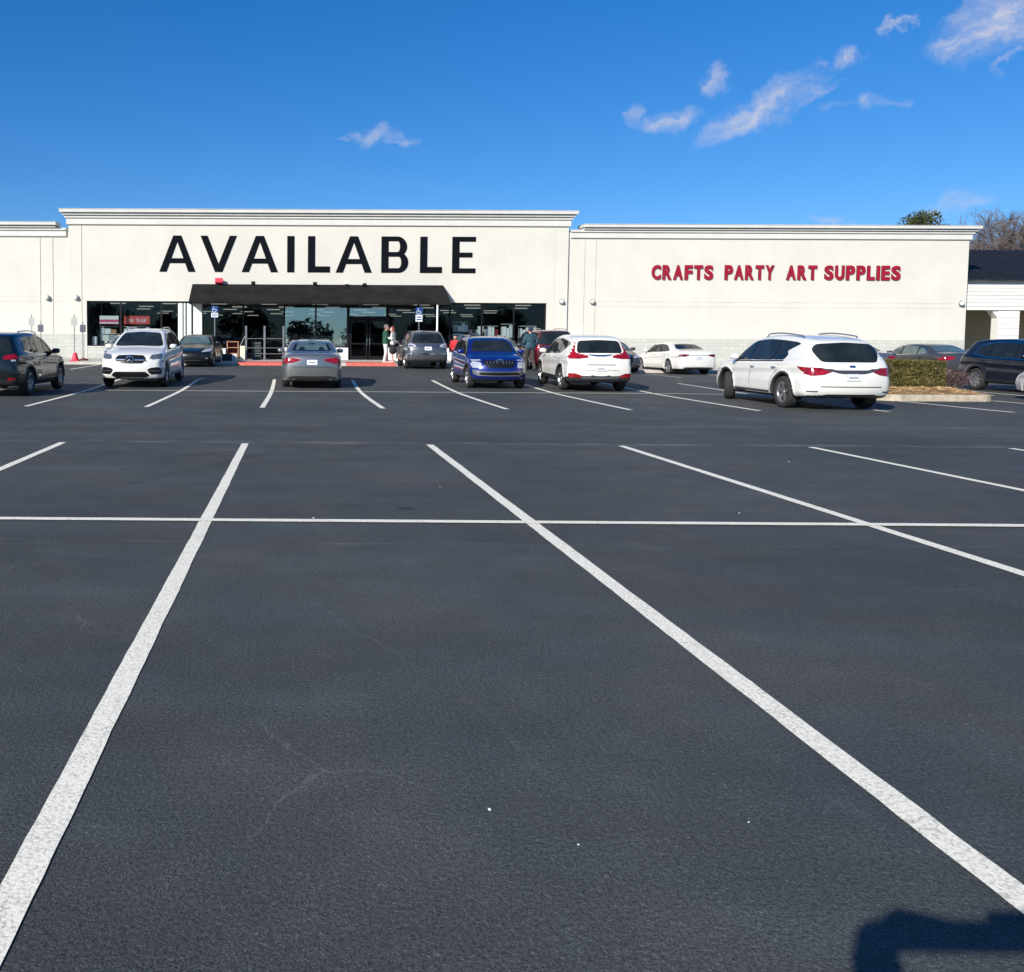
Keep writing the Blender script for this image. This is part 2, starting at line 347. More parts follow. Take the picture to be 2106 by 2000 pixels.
def asphalt_mat():
    m = bpy.data.materials.new('asphalt'); m.use_nodes = True; nt = m.node_tree; nd = nt.nodes; L = nt.links
    b = nd['Principled BSDF']; b.inputs['Roughness'].default_value = .8; b.inputs['Specular IOR Level'].default_value = .2
    g = nd.new('ShaderNodeNewGeometry')
    def noise(sc, det=4, rough=.55, vec=None):
        n = nd.new('ShaderNodeTexNoise'); n.inputs['Scale'].default_value = sc; n.inputs['Detail'].default_value = det; n.inputs['Roughness'].default_value = rough
        L.new(vec or g.outputs['Position'], n.inputs['Vector']); return n.outputs['Fac']
    def ramp(v, a, bb, ca, cb):
        r = nd.new('ShaderNodeMapRange'); L.new(v, r.inputs[0]); r.inputs[1].default_value = a; r.inputs[2].default_value = bb; r.inputs[3].default_value = ca; r.inputs[4].default_value = cb; return r.outputs[0]
    def math_(op, a, c):
        k = nd.new('ShaderNodeMath'); k.operation = op
        for i, v in enumerate((a, c)):
            if isinstance(v, (int, float)): k.inputs[i].default_value = v
            else: L.new(v, k.inputs[i])
        return k.outputs[0]
    big = ramp(noise(.28, 5), .35, .65, .84, 1.14)
    mp = nd.new('ShaderNodeMapping'); L.new(g.outputs['Position'], mp.inputs['Vector']); mp.inputs['Scale'].default_value = (.25, 1.2, 1)
    streak = ramp(noise(1.1, 6, .65, mp.outputs[0]), .4, .7, .93, 1.13)
    med = ramp(noise(2.2, 7, .7), .48, .72, .97, 1.16)
    grain = math_('MULTIPLY', ramp(noise(150, 2, .6), .3, .7, .45, 1.6), ramp(noise(62, 2, .6), .3, .7, .72, 1.30))
    vo = nd.new('ShaderNodeTexVoronoi'); vo.inputs['Scale'].default_value = 120; L.new(g.outputs['Position'], vo.inputs['Vector'])
    sx = nd.new('ShaderNodeSeparateColor'); L.new(vo.outputs['Color'], sx.inputs[0])
    speck = ramp(sx.outputs[0], .965, 1.0, 1.0, 1.55)
    # sealcoat seam running across the lot and a few thin scratches / cracks
    sp = nd.new('ShaderNodeSeparateXYZ'); L.new(g.outputs['Position'], sp.inputs[0])
    def seam(y0, wv, hw, gain):
        d = math_('ABSOLUTE', math_('SUBTRACT', math_('ADD', sp.outputs[1], ramp(noise(.5, 3), 0, 1, -wv, wv)), y0), 0)
        e = ramp(d, 0, hw, gain, 0); return math_('ADD', 1.0, math_('MULTIPLY', e, ramp(noise(1.3, 4), .4, .6, 0, 1)))
    mul = big
    for v in (streak, med, grain, speck, seam(12.95, .1, .20, 1.0), seam(13.25, .3, .05, -.3), seam(15.9, .6, .35, .3), seam(17.7, .25, .15, .4), seam(6.4, .15, .018, .8), seam(9.3, .5, .10, .15)):
        mul = math_('MULTIPLY', mul, v)
    # faint scuffs dragged across the bays
    for (ax0, ay0, ax1, ay1, hw_, gn) in SCUFFS:
        L_ = math.hypot(ax1-ax0, ay1-ay0); dx, dy = (ax1-ax0)/L_, (ay1-ay0)/L_
        px_ = math_('SUBTRACT', math_('ADD', sp.outputs[0], ramp(noise(1.1, 4), 0, 1, -.12, .12)), ax0); py_ = math_('SUBTRACT', math_('ADD', sp.outputs[1], ramp(noise(.9, 3), 0, 1, -.16, .16)), ay0)
        al = math_('ADD', math_('MULTIPLY', px_, dx), math_('MULTIPLY', py_, dy)); ac = math_('ABSOLUTE', math_('SUBTRACT', math_('MULTIPLY', px_, dy), math_('MULTIPLY', py_, dx)), 0)
        end = math_('MULTIPLY', ramp(al, 0, .3, 0, 1), ramp(al, L_, L_-.5, 0, 1))
        for o_ in (end.node,): o_.use_clamp = True
        f_ = math_('MULTIPLY', math_('MULTIPLY', ramp(ac, 0, hw_, gn, 0), end), ramp(noise(5, 5, .7), .38, .6, .15, 1))
        mul = math_('MULTIPLY', mul, math_('ADD', 1.0, f_))
    # wandering hairline cracks
    wv = nd.new('ShaderNodeTexVoronoi'); wv.feature = 'DISTANCE_TO_EDGE'; wv.inputs['Scale'].default_value = .23
    wa = nd.new('ShaderNodeVectorMath'); wa.operation = 'MULTIPLY_ADD'; nn = nd.new('ShaderNodeTexNoise'); nn.inputs['Scale'].default_value = 1.2; nn.inputs['Detail'].default_value = 5
    L.new(g.outputs['Position'], nn.inputs['Vector']); L.new(nn.outputs['Color'], wa.inputs[0]); wa.inputs[1].default_value = (.8, .8, 0); L.new(g.outputs['Position'], wa.inputs[2]); L.new(wa.outputs[0], wv.inputs['Vector'])
    cr = math_('MULTIPLY', ramp(wv.outputs['Distance'], 0, .0022, 1, 0), ramp(noise(.6, 3), .47, .6, 0, .7))
    mul = math_('MULTIPLY', mul, math_('ADD', 1.0, cr))
    # dark drips and oil spots
    ov = nd.new('ShaderNodeTexVoronoi'); ov.inputs['Scale'].default_value = .75; L.new(g.outputs['Position'], ov.inputs['Vector'])
    oc = nd.new('ShaderNodeSeparateColor'); L.new(ov.outputs['Color'], oc.inputs[0])
    spot = math_('MULTIPLY', ramp(math_('ADD', ov.outputs['Distance'], ramp(noise(9, 3), 0, 1, -.04, .04)), .03, .09, .6, 0), ramp(oc.outputs[1], .6, .62, 0, 1))
    mul = math_('MULTIPLY', mul, math_('SUBTRACT', 1.0, spot))
    hue = nd.new('ShaderNodeMix'); hue.data_type = 'RGBA'; L.new(ramp(noise(.6, 4), .35, .65, 0, 1), hue.inputs[0])
    hue.inputs[6].default_value = (.061, .067, .0645, 1); hue.inputs[7].default_value = (.069, .068, .063, 1)
    mx = nd.new('ShaderNodeVectorMath'); mx.operation = 'SCALE'; L.new(hue.outputs[2], mx.inputs[0]); L.new(mul, mx.inputs['Scale'])
    L.new(mx.outputs[0], b.inputs['Base Color'])
    bp = nd.new('ShaderNodeBump'); bp.inputs['Strength'].default_value = .6; bp.inputs['Distance'].default_value = .0055
    L.new(math_('ADD', noise(130, 3, .6), math_('MULTIPLY', noise(55, 3), 1.3)), bp.inputs['Height']); L.new(bp.outputs[0], b.inputs['Normal'])
    L.new(ramp(noise(1.2, 5), .35, .65, .62, .82), b.inputs['Roughness'])
    return m
M['asphalt'] = asphalt_mat()
def ground():
    xs = [-2500, -400, -120, -60, -34, -28] + list(np.arange(-24, 44.1, 1.0)) + [50, 60, 90, 200, 500, 2500]
    ys = [-2500, -400, -120, -50, -20, -8, -3] + list(np.arange(0, 16.1, 2.)) + list(np.arange(17, 47.1, .5)) + [52, 60, 75, 90, 150, 400, 1000, 3000]
    vs = [(x, y, gz(x, y)) for y in ys for x in xs]; n = len(xs)
    fs = [(j*n+i, j*n+i+1, (j+1)*n+i+1, (j+1)*n+i) for j in range(len(ys)-1) for i in range(n-1)]
    b = MB(); b.add(vs, fs); o = b.build('ground', M['asphalt'], smooth=True); o['kind'] = 'structure'
ground()

def stripe_mat():
    m = bpy.data.materials.new('line_paint'); m.use_nodes = True; nt = m.node_tree; nd = nt.nodes; L = nt.links
    b = nd['Principled BSDF']; b.inputs['Roughness'].default_value = .75; b.inputs['Specular IOR Level'].default_value = .25
    g = nd.new('ShaderNodeNewGeometry')
    n = nd.new('ShaderNodeTexNoise'); n.inputs['Scale'].default_value = 85; n.inputs['Detail'].default_value = 5; L.new(g.outputs['Position'], n.inputs['Vector'])
    n2 = nd.new('ShaderNodeTexNoise'); n2.inputs['Scale'].default_value = 3.5; n2.inputs['Detail'].default_value = 5; L.new(g.outputs['Position'], n2.inputs['Vector'])
    v = nd.new('ShaderNodeTexVoronoi'); v.feature = 'DISTANCE_TO_EDGE'; v.inputs['Scale'].default_value = 7.5
    wa = nd.new('ShaderNodeVectorMath'); wa.operation = 'MULTIPLY_ADD'; L.new(n2.outputs['Color'], wa.inputs[0]); wa.inputs[1].default_value = (.35, .35, 0); L.new(g.outputs['Position'], wa.inputs[2]); L.new(wa.outputs[0], v.inputs['Vector'])
    r1 = nd.new('ShaderNodeMapRange'); L.new(n.outputs['Fac'], r1.inputs[0]); r1.inputs[1].default_value = .3; r1.inputs[2].default_value = .55; r1.inputs[3].default_value = .58; r1.inputs[4].default_value = 1
    r2 = nd.new('ShaderNodeMapRange'); L.new(v.outputs['Distance'], r2.inputs[0]); r2.inputs[1].default_value = .0; r2.inputs[2].default_value = .02; r2.inputs[3].default_value = .62; r2.inputs[4].default_value = 1
    r3 = nd.new('ShaderNodeMapRange'); L.new(n2.outputs['Fac'], r3.inputs[0]); r3.inputs[1].default_value = .5; r3.inputs[2].default_value = .62; r3.inputs[3].default_value = 1; r3.inputs[4].default_value = 0
    mx = nd.new('ShaderNodeMath'); mx.operation = 'MAXIMUM'; L.new(r2.outputs[0], mx.inputs[0]); L.new(r3.outputs[0], mx.inputs[1])
    mu = nd.new('ShaderNodeMath'); mu.operation = 'MULTIPLY'; L.new(mx.outputs[0], mu.inputs[0]); L.new(r1.outputs[0], mu.inputs[1])
    sc = nd.new('ShaderNodeVectorMath'); sc.operation = 'SCALE'; sc.inputs[0].default_value = (.92, .855, .70); L.new(mu.outputs[0], sc.inputs['Scale']); L.new(sc.outputs[0], b.inputs['Base Color'])
    bp = nd.new('ShaderNodeBump'); bp.inputs['Strength'].default_value = .5; bp.inputs['Distance'].default_value = .004; L.new(n.outputs['Fac'], bp.inputs['Height']); L.new(bp.outputs[0], b.inputs['Normal'])
    return m
M['line_paint'] = stripe_mat()
def strip(b, p0, p1, w, lift, bend=None):
    p0, p1 = Vector(p0), Vector(p1); d = (p1-p0); L = d.length; d.normalize(); s = Vector((d.y, -d.x)); n = max(2, int(L/.09))
    if p0.y > 15: n = max(2, int(L/.3))
    vs = []; e0 = e1 = 0
    for i in range(n+1):
        t = i/n; p = p0 + d*L*t
        if bend: p = p + s*bend(t)
        e0 = e0*.6 + random.gauss(0, .0013); e1 = e1*.6 + random.gauss(0, .0013)
        for k, e in ((-1, e0), (1, e1)):
            q = p + s*k*(w/2+e); vs.append((q.x, q.y, gz(q.x, q.y)+lift))
    b.add(vs, [(2*i, 2*i+1, 2*i+3, 2*i+2) for i in range(n)])
mk = MB()
NX = [-9.2, -6.3, -3.42, -.745, 1.955, 4.75, 7.50, 10.40, 13.2, 16.0, 18.8, 21.5]
for x in NX: strip(mk, (x, 1.7), (x, 12.75), .104, .004)
strip(mk, (-16, 7.2), (26, 7.2), .105, .008)
FX = [-9.0, -6.12, -3.40, -.77, 1.96, 4.75, 7.53, 10.42, 13.30, 16.1, 18.85, 21.6, 24.3, 27.0, 29.8]
for x in FX:
    off = 0
    strip(mk, (x, 19.7), (x, 30.6), .115, .004, (lambda t: -.10*math.sin(t*3.14)) if x > 0 else (lambda t: .05*math.sin(t*3.14)))
strip(mk, (-13, 25.3), (19.0, 25.3), .09, .008); strip(mk, (22, 25.3), (34, 25.3), .09, .008)
for x in (-14.6, -11.9, -9.2, 12.7, 15.6, 18.6, 21.4, 24.2, 27, 29.8): strip(mk, (x, 35.6), (x, 40.6), .11, .004)
for x in (-3.2,): strip(mk, (x-.25, 29.4), (x-.1, 30.9), .10, .008)
lm = mk.build('parking_lines', M['line_paint']); lm['kind'] = 'structure'

# walkway in front of the store: raised slab that follows the ground
b = MB(); n = 70; x0, x1 = -32, 36; KY = 41.2
vs = []
for i in range(n+1):
    x = x0 + (x1-x0)*i/n; g = gz(x, KY)
    vs += [(x, KY, g-.05), (x, KY+.02, g+.125), (x, KY+.16, g+.135), (x, 47.99, g+.16)]
b.add(vs, [(4*i+k, 4*i+4+k, 4*i+5+k, 4*i+1+k) for i in range(n) for k in range(3)])
o = b.build('walkway', M['concrete']); o['kind'] = 'structure'
def red_patch(x0, x1, taper0=.0, taper1=.0):
    b = MB(); n = 14
    for i in range(n):
        xa = x0+(x1-x0)*i/n; xb = x0+(x1-x0)*(i+1)/n
        b.add([(xa, KY-.012, gz(xa, KY)), (xb, KY-.012, gz(xb, KY)), (xb, KY-.012, gz(xb, KY)+.137), (xa, KY-.012, gz(xa, KY)+.137)], [(0, 1, 2, 3)])
        b.add([(xa, KY-.012, gz(xa, KY)+.139), (xb, KY-.012, gz(xb, KY)+.139), (xb, KY+2.3, gz(xb, KY)+.152), (xa, KY+2.3, gz(xa, KY)+.152)], [(0, 1, 2, 3)])
    o = b.build('red_kerb_paint', M['red_paint']); o['kind'] = 'structure'
red_patch(ax(487, 41.2), ax(583, 41.2)); red_patch(ax(712, 41.2), ax(814, 41.2))

# ------------------------------------------------------------------ store building
FY = 48.0
def bx(x, y=600, Y=FY): return at(x, y, Y).x
def bz(x, y, Y=FY): return at(x, y, Y).z
BX0 = -34.0; XC0 = bx(141, 500); XC1 = bx(1169, 520); XR1 = bx(1996, 520)
ZC = bz(600, 464); ZL = bz(60, 486); ZR = bz(1500, 491)
WX0 = bx(178.5, 660); WX1 = bx(1124, 650); WZT = (bz(178.5, 619) + bz(1124, 624))/2; WZB = bz(178, 712)
PXL = bx(366, 680); PXR = bx(416, 680)
store = tag(empty('store_building', (0, FY, 0)), 'long white stucco store with stepped cornices and dark glass shopfront', 'building')
def sb(b, name, m, **k):
    o = b.build(name, m, store, **k); o.matrix_parent_inverse = Matrix.Translation((0, -FY, 0)); return o
# walls
b = MB()
b.box(XC0, WX0, FY, FY+.4, 0, ZC+.3); b.box(WX1, XC1, FY, FY+.4, 0, ZC+.3); b.box(WX0, WX1, FY, FY+.4, WZT, ZC+.3)
b.box(XC0, XC0+.3, FY+.4, FY+34, 0, ZC+.3); b.box(XC1-.3, XC1, FY+.4, FY+34, 0, ZC+.3); b.box(XC0+.3, XC1-.3, FY+33.6, FY+34, 0, ZC+.3)
sb(b, 'wall', M['stucco'])['label'] = 'tall middle wall above the glass shopfront'
b = MB(); b.box(BX0, XC0-.003, FY+.12, FY+.5, 0, ZL+.3); b.box(BX0, BX0+.3, FY+.5, FY+34, 0, ZL+.3)
sb(b, 'wall', M['stucco'])['label'] = 'lower blank wall at the left'
b = MB(); b.box(XC1+.003, XR1, FY+.12, FY+.5, 0, ZR+.3); b.box(XR1-.4, XR1, FY+.5, FY+34, 0, ZR+.3)
sb(b, 'wall', M['stucco'])['label'] = 'lower blank wall at the right'
b = MB(); b.box(XC0+.3, XC1-.3, FY+.4, FY+33.6, ZC-.6, ZC-.4); sb(b, 'roof', M['concrete'])
b = MB(); b.box(BX0+.3, XC0-.01, FY+.5, FY+34, ZL-.6, ZL-.4); sb(b, 'roof', M['concrete']); b = MB(); b.box(XC1+.01, XR1-.4, FY+.5, FY+34, ZR-.6, ZR-.4); sb(b, 'roof', M['concrete'])
# cornices: stacked mouldings (z0,z1,out)
def cornice(x0, x1, y, z0, H, side0, side1, lab, cap0=None, cap1=None, prof_=None):
    P = prof_ or [(0, .42, .10), (.42, .52, .18), (.52, .60, .13), (.60, .70, .27), (.70, .76, .22), (.76, .96, .40), (.96, 1.0, .43)]
    b = MB()
    for (a, c, out) in P:
        xa = x0 - (out if side0 else 0); xb = x1 + (out if side1 else 0)
        if a >= .58:
            if cap0 is not None: xa = cap0 - out*.5
            if cap1 is not None: xb = cap1 + out*.5
        b.box(xa, xb, y-out, y+.62, z0+H*a, z0+H*c)
    o = sb(b, 'cornice', M['stucco_trim'], bevel=.012); o['label'] = lab
HC = bz(600, 433) - ZC
cornice(XC0, XC1, FY-.002, ZC, HC, True, True, 'tall middle cornice')
cornice(BX0, XC0-.13, FY+.118, ZL, bz(60, 457)-ZL, True, False, 'left cornice', cap1=bx(110, 460))
cornice(XC1+.13, XR1, FY+.118, ZR, bz(1500, 463.3)-ZR, False, True, 'right cornice', cap0=bx(1205, 470))
# soft block wainscot
def block_mat():
    m = mat('split_block', (.50, .50, .46), .9, var=.2, scale=9, bump=.5, bscale=25, spec=.2)
    nt = m.node_tree; br = nt.nodes.new('ShaderNodeTexBrick'); g = nt.nodes.new('ShaderNodeNewGeometry'); mp = nt.nodes.new('ShaderNodeMapping')
    mp.inputs['Rotation'].default_value = (R(90), 0, 0); mp.vector_type = 'POINT'
    nt.links.new(g.outputs['Position'], mp.inputs['Vector']); nt.links.new(mp.outputs[0], br.inputs['Vector'])
    br.inputs['Scale'].default_value = 1; br.inputs['Brick Width'].default_value = .40; br.inputs['Row Height'].default_value = .2; br.inputs['Mortar Size'].default_value = .012
    br.inputs['Color1'].default_value = (.70, .70, .64, 1); br.inputs['Color2'].default_value = (.62, .62, .57, 1); br.inputs['Mortar'].default_value = (.54, .54, .50, 1)
    b = nt.nodes['Principled BSDF']; src = b.inputs['Base Color'].links[0].from_socket
    mx = nt.nodes.new('ShaderNodeMix'); mx.data_type = 'RGBA'; mx.blend_type = 'MULTIPLY'; mx.inputs[0].default_value = .5
    nt.links.new(br.outputs['Color'], mx.inputs[6]); nt.links.new(src, mx.inputs[7]); nt.links.new(mx.outputs[2], b.inputs['Base Color']); return m
M['block'] = block_mat()
ZWL = bz(110, 687); ZWR = bz(1600, 698.5)
b = MB(); b.box(BX0, XC0-.006, FY+.10, FY+.119, .3, ZWL); b.box(XC0-.003, WX0-.12, FY-.02, FY-.002, .3, ZWL); sb(b, 'block_wainscot', M['block'])
b = MB(); b.box(WX1+.25, XC1, FY-.02, FY-.002, .2, ZWR); b.box(XC1+.006, XR1, FY+.10, FY+.119, .1, ZWR); sb(b, 'block_wainscot', M['block'])
b = MB(); b.box(WX0, PXR, FY+.02, FY+.3, .3, WZB-.05); sb(b, 'knee_wall', M['block'])
b = MB(); b.box(WX0, PXR, FY-.01, FY+.32, WZB-.05, WZB); sb(b, 'sill', M['stucco_trim']); b = MB(); b.box(bx(800), WX1, FY-.01, FY+.32, WZB-.05, WZB); sb(b, 'sill', M['stucco_trim'])
b = MB(); b.box(bx(800), WX1, FY+.02, FY+.3, .3, WZB-.05); sb(b, 'knee_wall', M['white_box'])
b = MB(); b.box(bx(586), bx(717), FY+.02, FY+.3, .3, WZB-.02); sb(b, 'knee_wall', M['white_box'])
# joints
def joint(*a):
    b = MB(); b.box(*a); sb(b, 'expansion_joint', M['joint'])
for px in (82, 108): joint(bx(px)-.010, bx(px)+.010, FY+.097 , FY+.1185, .4, ZL)
joint(bx(168)-.010, bx(168)+.010, FY-.024, FY-.0015, .4, ZC)
for px in (1225, 1202): joint(bx(px)-.008, bx(px)+.008, FY+.097, FY+.1185, .4, ZR)
joint(bx(1140)-.006, bx(1140)+.006, FY-.006, FY-.0015, 2, ZC)
for py in (610.5, 620.5):
    joint(BX0, bx(82)-.02, FY+.112, FY+.1185, bz(60, py)-.007, bz(60, py)+.007); joint(bx(112), bx(138), FY+.112, FY+.1185, bz(60, py)-.007, bz(60, py)+.007)
for py in (621, 631): joint(bx(1229), bx(1965), FY+.112, FY+.1185, bz(1500, py+1)-.007, bz(1500, py+1)+.007)
# shopfront frames, glass
GY = FY+.16
mull = [178.5, 247, 331, 366, 416, 500, 585, 650, 717, 798, 862, 927, 993, 1059, 1124]
DZT = bz(757, 656)
b = MB()
b.box(WX0, WX1, GY-.04, GY+.06, WZT-.09, WZT)
b.box(WX0, bx(366), GY-.04, GY+.06, WZB, WZB+.06); b.box(bx(800), WX1, GY-.04, GY+.06, WZB, WZB+.06)
for i, px in enumerate(mull):
    if px in (416,): continue
    hw = .045 if px not in (717, 798, 178.5, 1124) else .075
    z0 = WZB+.06 if not 366 < px < 799 else .5
    b.box(bx(px)-hw, bx(px)+hw, GY-.045, GY+.055, z0, WZT-.09)
b.box(bx(717)+.075, bx(798)-.075, GY-.045, GY+.055, DZT, DZT+.14)
b.box(bx(416), bx(586)-.05, GY-.04, GY+.06, .5, .62); b.box(bx(586), bx(717)-.075, GY-.04, GY+.06, WZB, WZB+.06)
ob = sb(b, 'window_frame', M['black_metal'])
for i in range(len(mull)-1):
    a, c = mull[i], mull[i+1]
    if (a, c) == (366, 416): continue
    z0 = WZB+.06
    if 400 < a < 580: z0 = .62
    if a == 717: z0 = DZT+.14
    b = MB(); b.box(bx(a)+.03, bx(c)-.03, GY, GY+.01, z0, WZT-.08)
    g = b.build('window_pane', M['glass_mirror'] if a in (585, 650, 717) else M['glass'], ob)
# doors
dz0 = .56
for (a, c, hs) in ((720.5, 756, 1), (759, 795, -1)):
    b = MB(); xa, xb = bx(a, 700), bx(c, 700); r = .075
    b.box(xa, xa+r, GY-.02, GY+.03, dz0, DZT-.03); b.box(xb-r, xb, GY-.02, GY+.03, dz0, DZT-.03)
    b.box(xa+r, xb-r, GY-.02, GY+.03, dz0, dz0+.2); b.box(xa+r, xb-r, GY-.02, GY+.03, DZT-.13, DZT-.03); b.box(xa+r, xb-r, GY-.02, GY+.03, dz0+.85, dz0+.92)
    d = sb(b, 'door', M['black_metal'])
    b = MB(); b.box(xa+r, xb-r, GY, GY+.008, dz0+.2, DZT-.13); b.build('door_glass', M['glass'], d)
    b = MB(); hx = xb-r*.5 if hs > 0 else xa+r*.5
    b.tube([(hx, GY-.02, 1.35), (hx, GY-.09, 1.35), (hx, GY-.09, 1.75), (hx, GY-.02, 1.75)], .014, 8); b.build('handle', M['chrome'], d)
# white pilasters beside the entrance
b = MB()
for (a, c) in ((366, 375), (377.5, 381), (384, 393), (397, 415)):
    b.box(bx(a, 650), bx(c, 650), FY+.05, FY+.30, .5, WZT-.10)
sb(b, 'pilaster', M['white_panel'])
b = MB(); b.box(PXL, PXR, FY+.31, FY+.36, .5, WZT-.02); sb(b, 'dark_panel', M['black_metal'])
# interior room
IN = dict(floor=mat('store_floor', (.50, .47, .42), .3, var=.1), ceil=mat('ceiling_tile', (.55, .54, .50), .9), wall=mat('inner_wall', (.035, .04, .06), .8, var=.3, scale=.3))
IZ = WZT+.05
b = MB(); b.box(XC0+.31, XC1-.31, FY+.42, FY+33.5, .45, .53); sb(b, 'shop_floor', IN['floor'])
b = MB(); b.box(XC0+.31, XC1-.31, FY+.41, FY+33.5, IZ, IZ+.1)
for i in range(26): b.box(XC0+.4, XC1-.4, FY+1+i*1.22, FY+1.05+i*1.22, IZ-.02, IZ-.002, M['black_metal'])
for i in range(20): b.box(XC0+1+i*1.35, XC0+1.04+i*1.35, FY+.6, FY+33, IZ-.024, IZ-.004, M['black_metal'])
b.mats = [IN['ceil'], M['black_metal']]; b.m = [0]*6 + [1]*(len(b.f)-6)
sb(b, 'shop_ceiling', None)
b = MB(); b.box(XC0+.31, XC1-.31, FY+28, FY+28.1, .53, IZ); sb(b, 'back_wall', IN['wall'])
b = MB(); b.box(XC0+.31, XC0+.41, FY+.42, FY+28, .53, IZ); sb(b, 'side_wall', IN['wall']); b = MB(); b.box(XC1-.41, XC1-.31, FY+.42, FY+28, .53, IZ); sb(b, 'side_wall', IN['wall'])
lampm = mat('light_panel', (.8, .8, .8), .5, emit=(1., .95, .82), es=.3)
for r_ in range(6):
    for c_ in range(9):
        b = MB(); X = XC0+2.2+c_*2.9+(r_ % 2)*.9; Y = FY+2.4+r_*4.2
        b.box(X-.45, X+.45, Y-.06, Y+.06, IZ-.10, IZ-.05); sb(b, 'ceiling_light', lampm)

# ------------------------------------------------------------------ lettering
def letters_available():
    s = empty('wall_sign', (bx(650), FY-.06, bz(650, 523))); tag(s, 'large black AVAILABLE lettering high on the middle wall', 'sign')
    z0 = bz(650, 560.6); z1 = bz(650, 486.2); HH = z1-z0; zx = lambda u: bx(300+u*.35443, 523)
    def poly(b, pts, a, c): b.prism([(a+(c-a)*u, z0+HH*v) for u, v in pts], 'y', FY-.035, FY-.004)
    def A(b, a, c):
        w = c-a
        n_ = 208.
        P = lambda pts: b.prism([(a+w*u/n_, z0+HH*v/209.) for u, v in pts], 'y', FY-.035, FY-.004)
        P([(0, 0), (41, 0), (53, 33), (59, 50), (69, 78), (104, 175), (104, 209), (81, 209)])
        P([(208, 0), (127, 209), (104, 209), (104, 175), (139, 78), (149, 50), (155, 33), (167, 0)])
        P([(59, 50), (149, 50), (139, 78), (69, 78)])
    def V(b, a, c):
        w = c-a; P = lambda pts: b.prism([(a+w*u/208, z0+HH*v/209.) for u, v in pts], 'y', FY-.035, FY-.004)
        P([(0, 209), (40, 209), (104, 46), (104, 0), (83, 0)]); P([(208, 209), (125, 0), (104, 0), (104, 46), (168, 209)])
    def I(b, a, c): b.box(a, c, FY-.035, FY-.004, z0, z1)
    def Lt(b, a, c): w = .41*.35443/13.; st = zx(41)-zx(0); b.prism([(a, z0), (c, z0), (c, z0+HH*.165), (a+st, z0+HH*.165), (a+st, z1), (a, z1)], 'y', FY-.035, FY-.004)
    def E(b, a, c):
        st = zx(41)-zx(0); t = HH*.13; w = c-a
        b.prism([(a, z0), (c, z0), (c, z0+t), (a+st, z0+t), (a+st, z0+HH*.435), (a+w*.86, z0+HH*.435), (a+w*.86, z0+HH*.565), (a+st, z0+HH*.565), (a+st, z1-t), (c, z1-t), (c, z1), (a, z1)], 'y', FY-.035, FY-.004)
    def B(b, a, c):
        st = zx(41)-zx(0); w = c-a; t = HH*.125; m_ = z0+HH*.51
        b.box(a, a+st, FY-.035, FY-.004, z0, z1)
        def bowl(za, zb, xr, n=12, pr=0.):
            ro = (zb-za)/2; ri = ro-t; cx = xr-ro*.95; cz = (za+zb)/2
            out = [(a+st, za), (cx, za)] + [(cx+ro*.95*math.cos(q), cz+ro*math.sin(q)) for q in [(-math.pi/2+math.pi*i/n) for i in range(1, n)]] + [(cx, zb), (a+st, zb)]
            inn = [(a+st, za+t), (cx, za+t)] + [(cx+(ro*.95-st*.97)*math.cos(q), cz+ri*math.sin(q)) for q in [(-math.pi/2+math.pi*i/n) for i in range(1, n)]] + [(cx, zb-t), (a+st, zb-t)]
            for i in range(len(out)-1): b.prism([out[i], out[i+1], inn[i+1], inn[i]], 'y', FY-.035-pr, FY-.004-pr)
        bowl(z0, m_+t*.5, c); bowl(m_-t*.5+.001, z1, c-w*.05, pr=.003)
    for f, u0, u1 in ((A, 78, 287), (V, 317, 527), (A, 556, 766), (I, 820, 861), (Lt, 940, 1068), (A, 1102, 1311), (B, 1366, 1522), (Lt, 1591, 1718), (E, 1777, 1913)):
        b = MB(); f(b, zx(u0), zx(u1)); o = b.build('letter', M['sign_dark'], s); o.matrix_parent_inverse = Matrix.Translation(-s.location)
letters_available()
def text_mesh(ch, x0, x1, z0, z1, y, depth, face, ret, parent, name='letter', weight=0., bev=0.):
    cu_ = bpy.data.curves.new('t', 'FONT'); cu_.body = ch; cu_.size = 1; cu_.extrude = .05; cu_.offset = weight; cu_.fill_mode = 'BOTH'
    o = bpy.data.objects.new('t', cu_); COL.objects.link(o); dg = bpy.context.evaluated_depsgraph_get(); me = bpy.data.meshes.new_from_object(o.evaluated_get(dg)); bpy.data.objects.remove(o)
    co = np.array([v.co[:] for v in me.vertices]); mn, mx_ = co.min(0), co.max(0)
    for v in me.vertices:
        v.co = (x0+(v.co.x-mn[0])/(mx_[0]-mn[0])*(x1-x0), y-depth*(v.co.z-mn[2])/(mx_[2]-mn[2]), z0+(v.co.y-mn[1])/(mx_[1]-mn[1])*(z1-z0))
    me.materials.clear(); me.materials.append(face); me.materials.append(ret)
    for p in me.polygons: p.material_index = 0 if abs(p.normal.y) > .7 else 1
    me.name = name; q = bpy.data.objects.new(name, me); COL.objects.link(q); q.parent = parent
    if parent: q.matrix_parent_inverse = parent.matrix_basis.inverted()
    return q
WD = dict(C=1.0, R=1.0, A=1.06, F=.86, T=.94, S=.95, P=.93, Y=1.0, U=.98, L=.82, I=.34, E=.88)
def word(w, xa, xb, ya, yb, lab):
    s = empty('wall_sign', (bx((xa+xb)/2), FY+.1, bz((xa+xb)/2, (ya+yb)/2))); tag(s, lab, 'sign', 'red channel letter words on the right wall')
    tot_ = sum(WD[c] for c in w)+.20*(len(w)-1); x = bx(xa); k = (bx(xb)-bx(xa))/tot_
    for c in w:
        text_mesh(c, x, x+WD[c]*k, bz(xa, yb), bz(xa, ya), FY+.117, .08, M['red_letter'], M['red_return'], s, weight=.042); x += (WD[c]+.20)*k
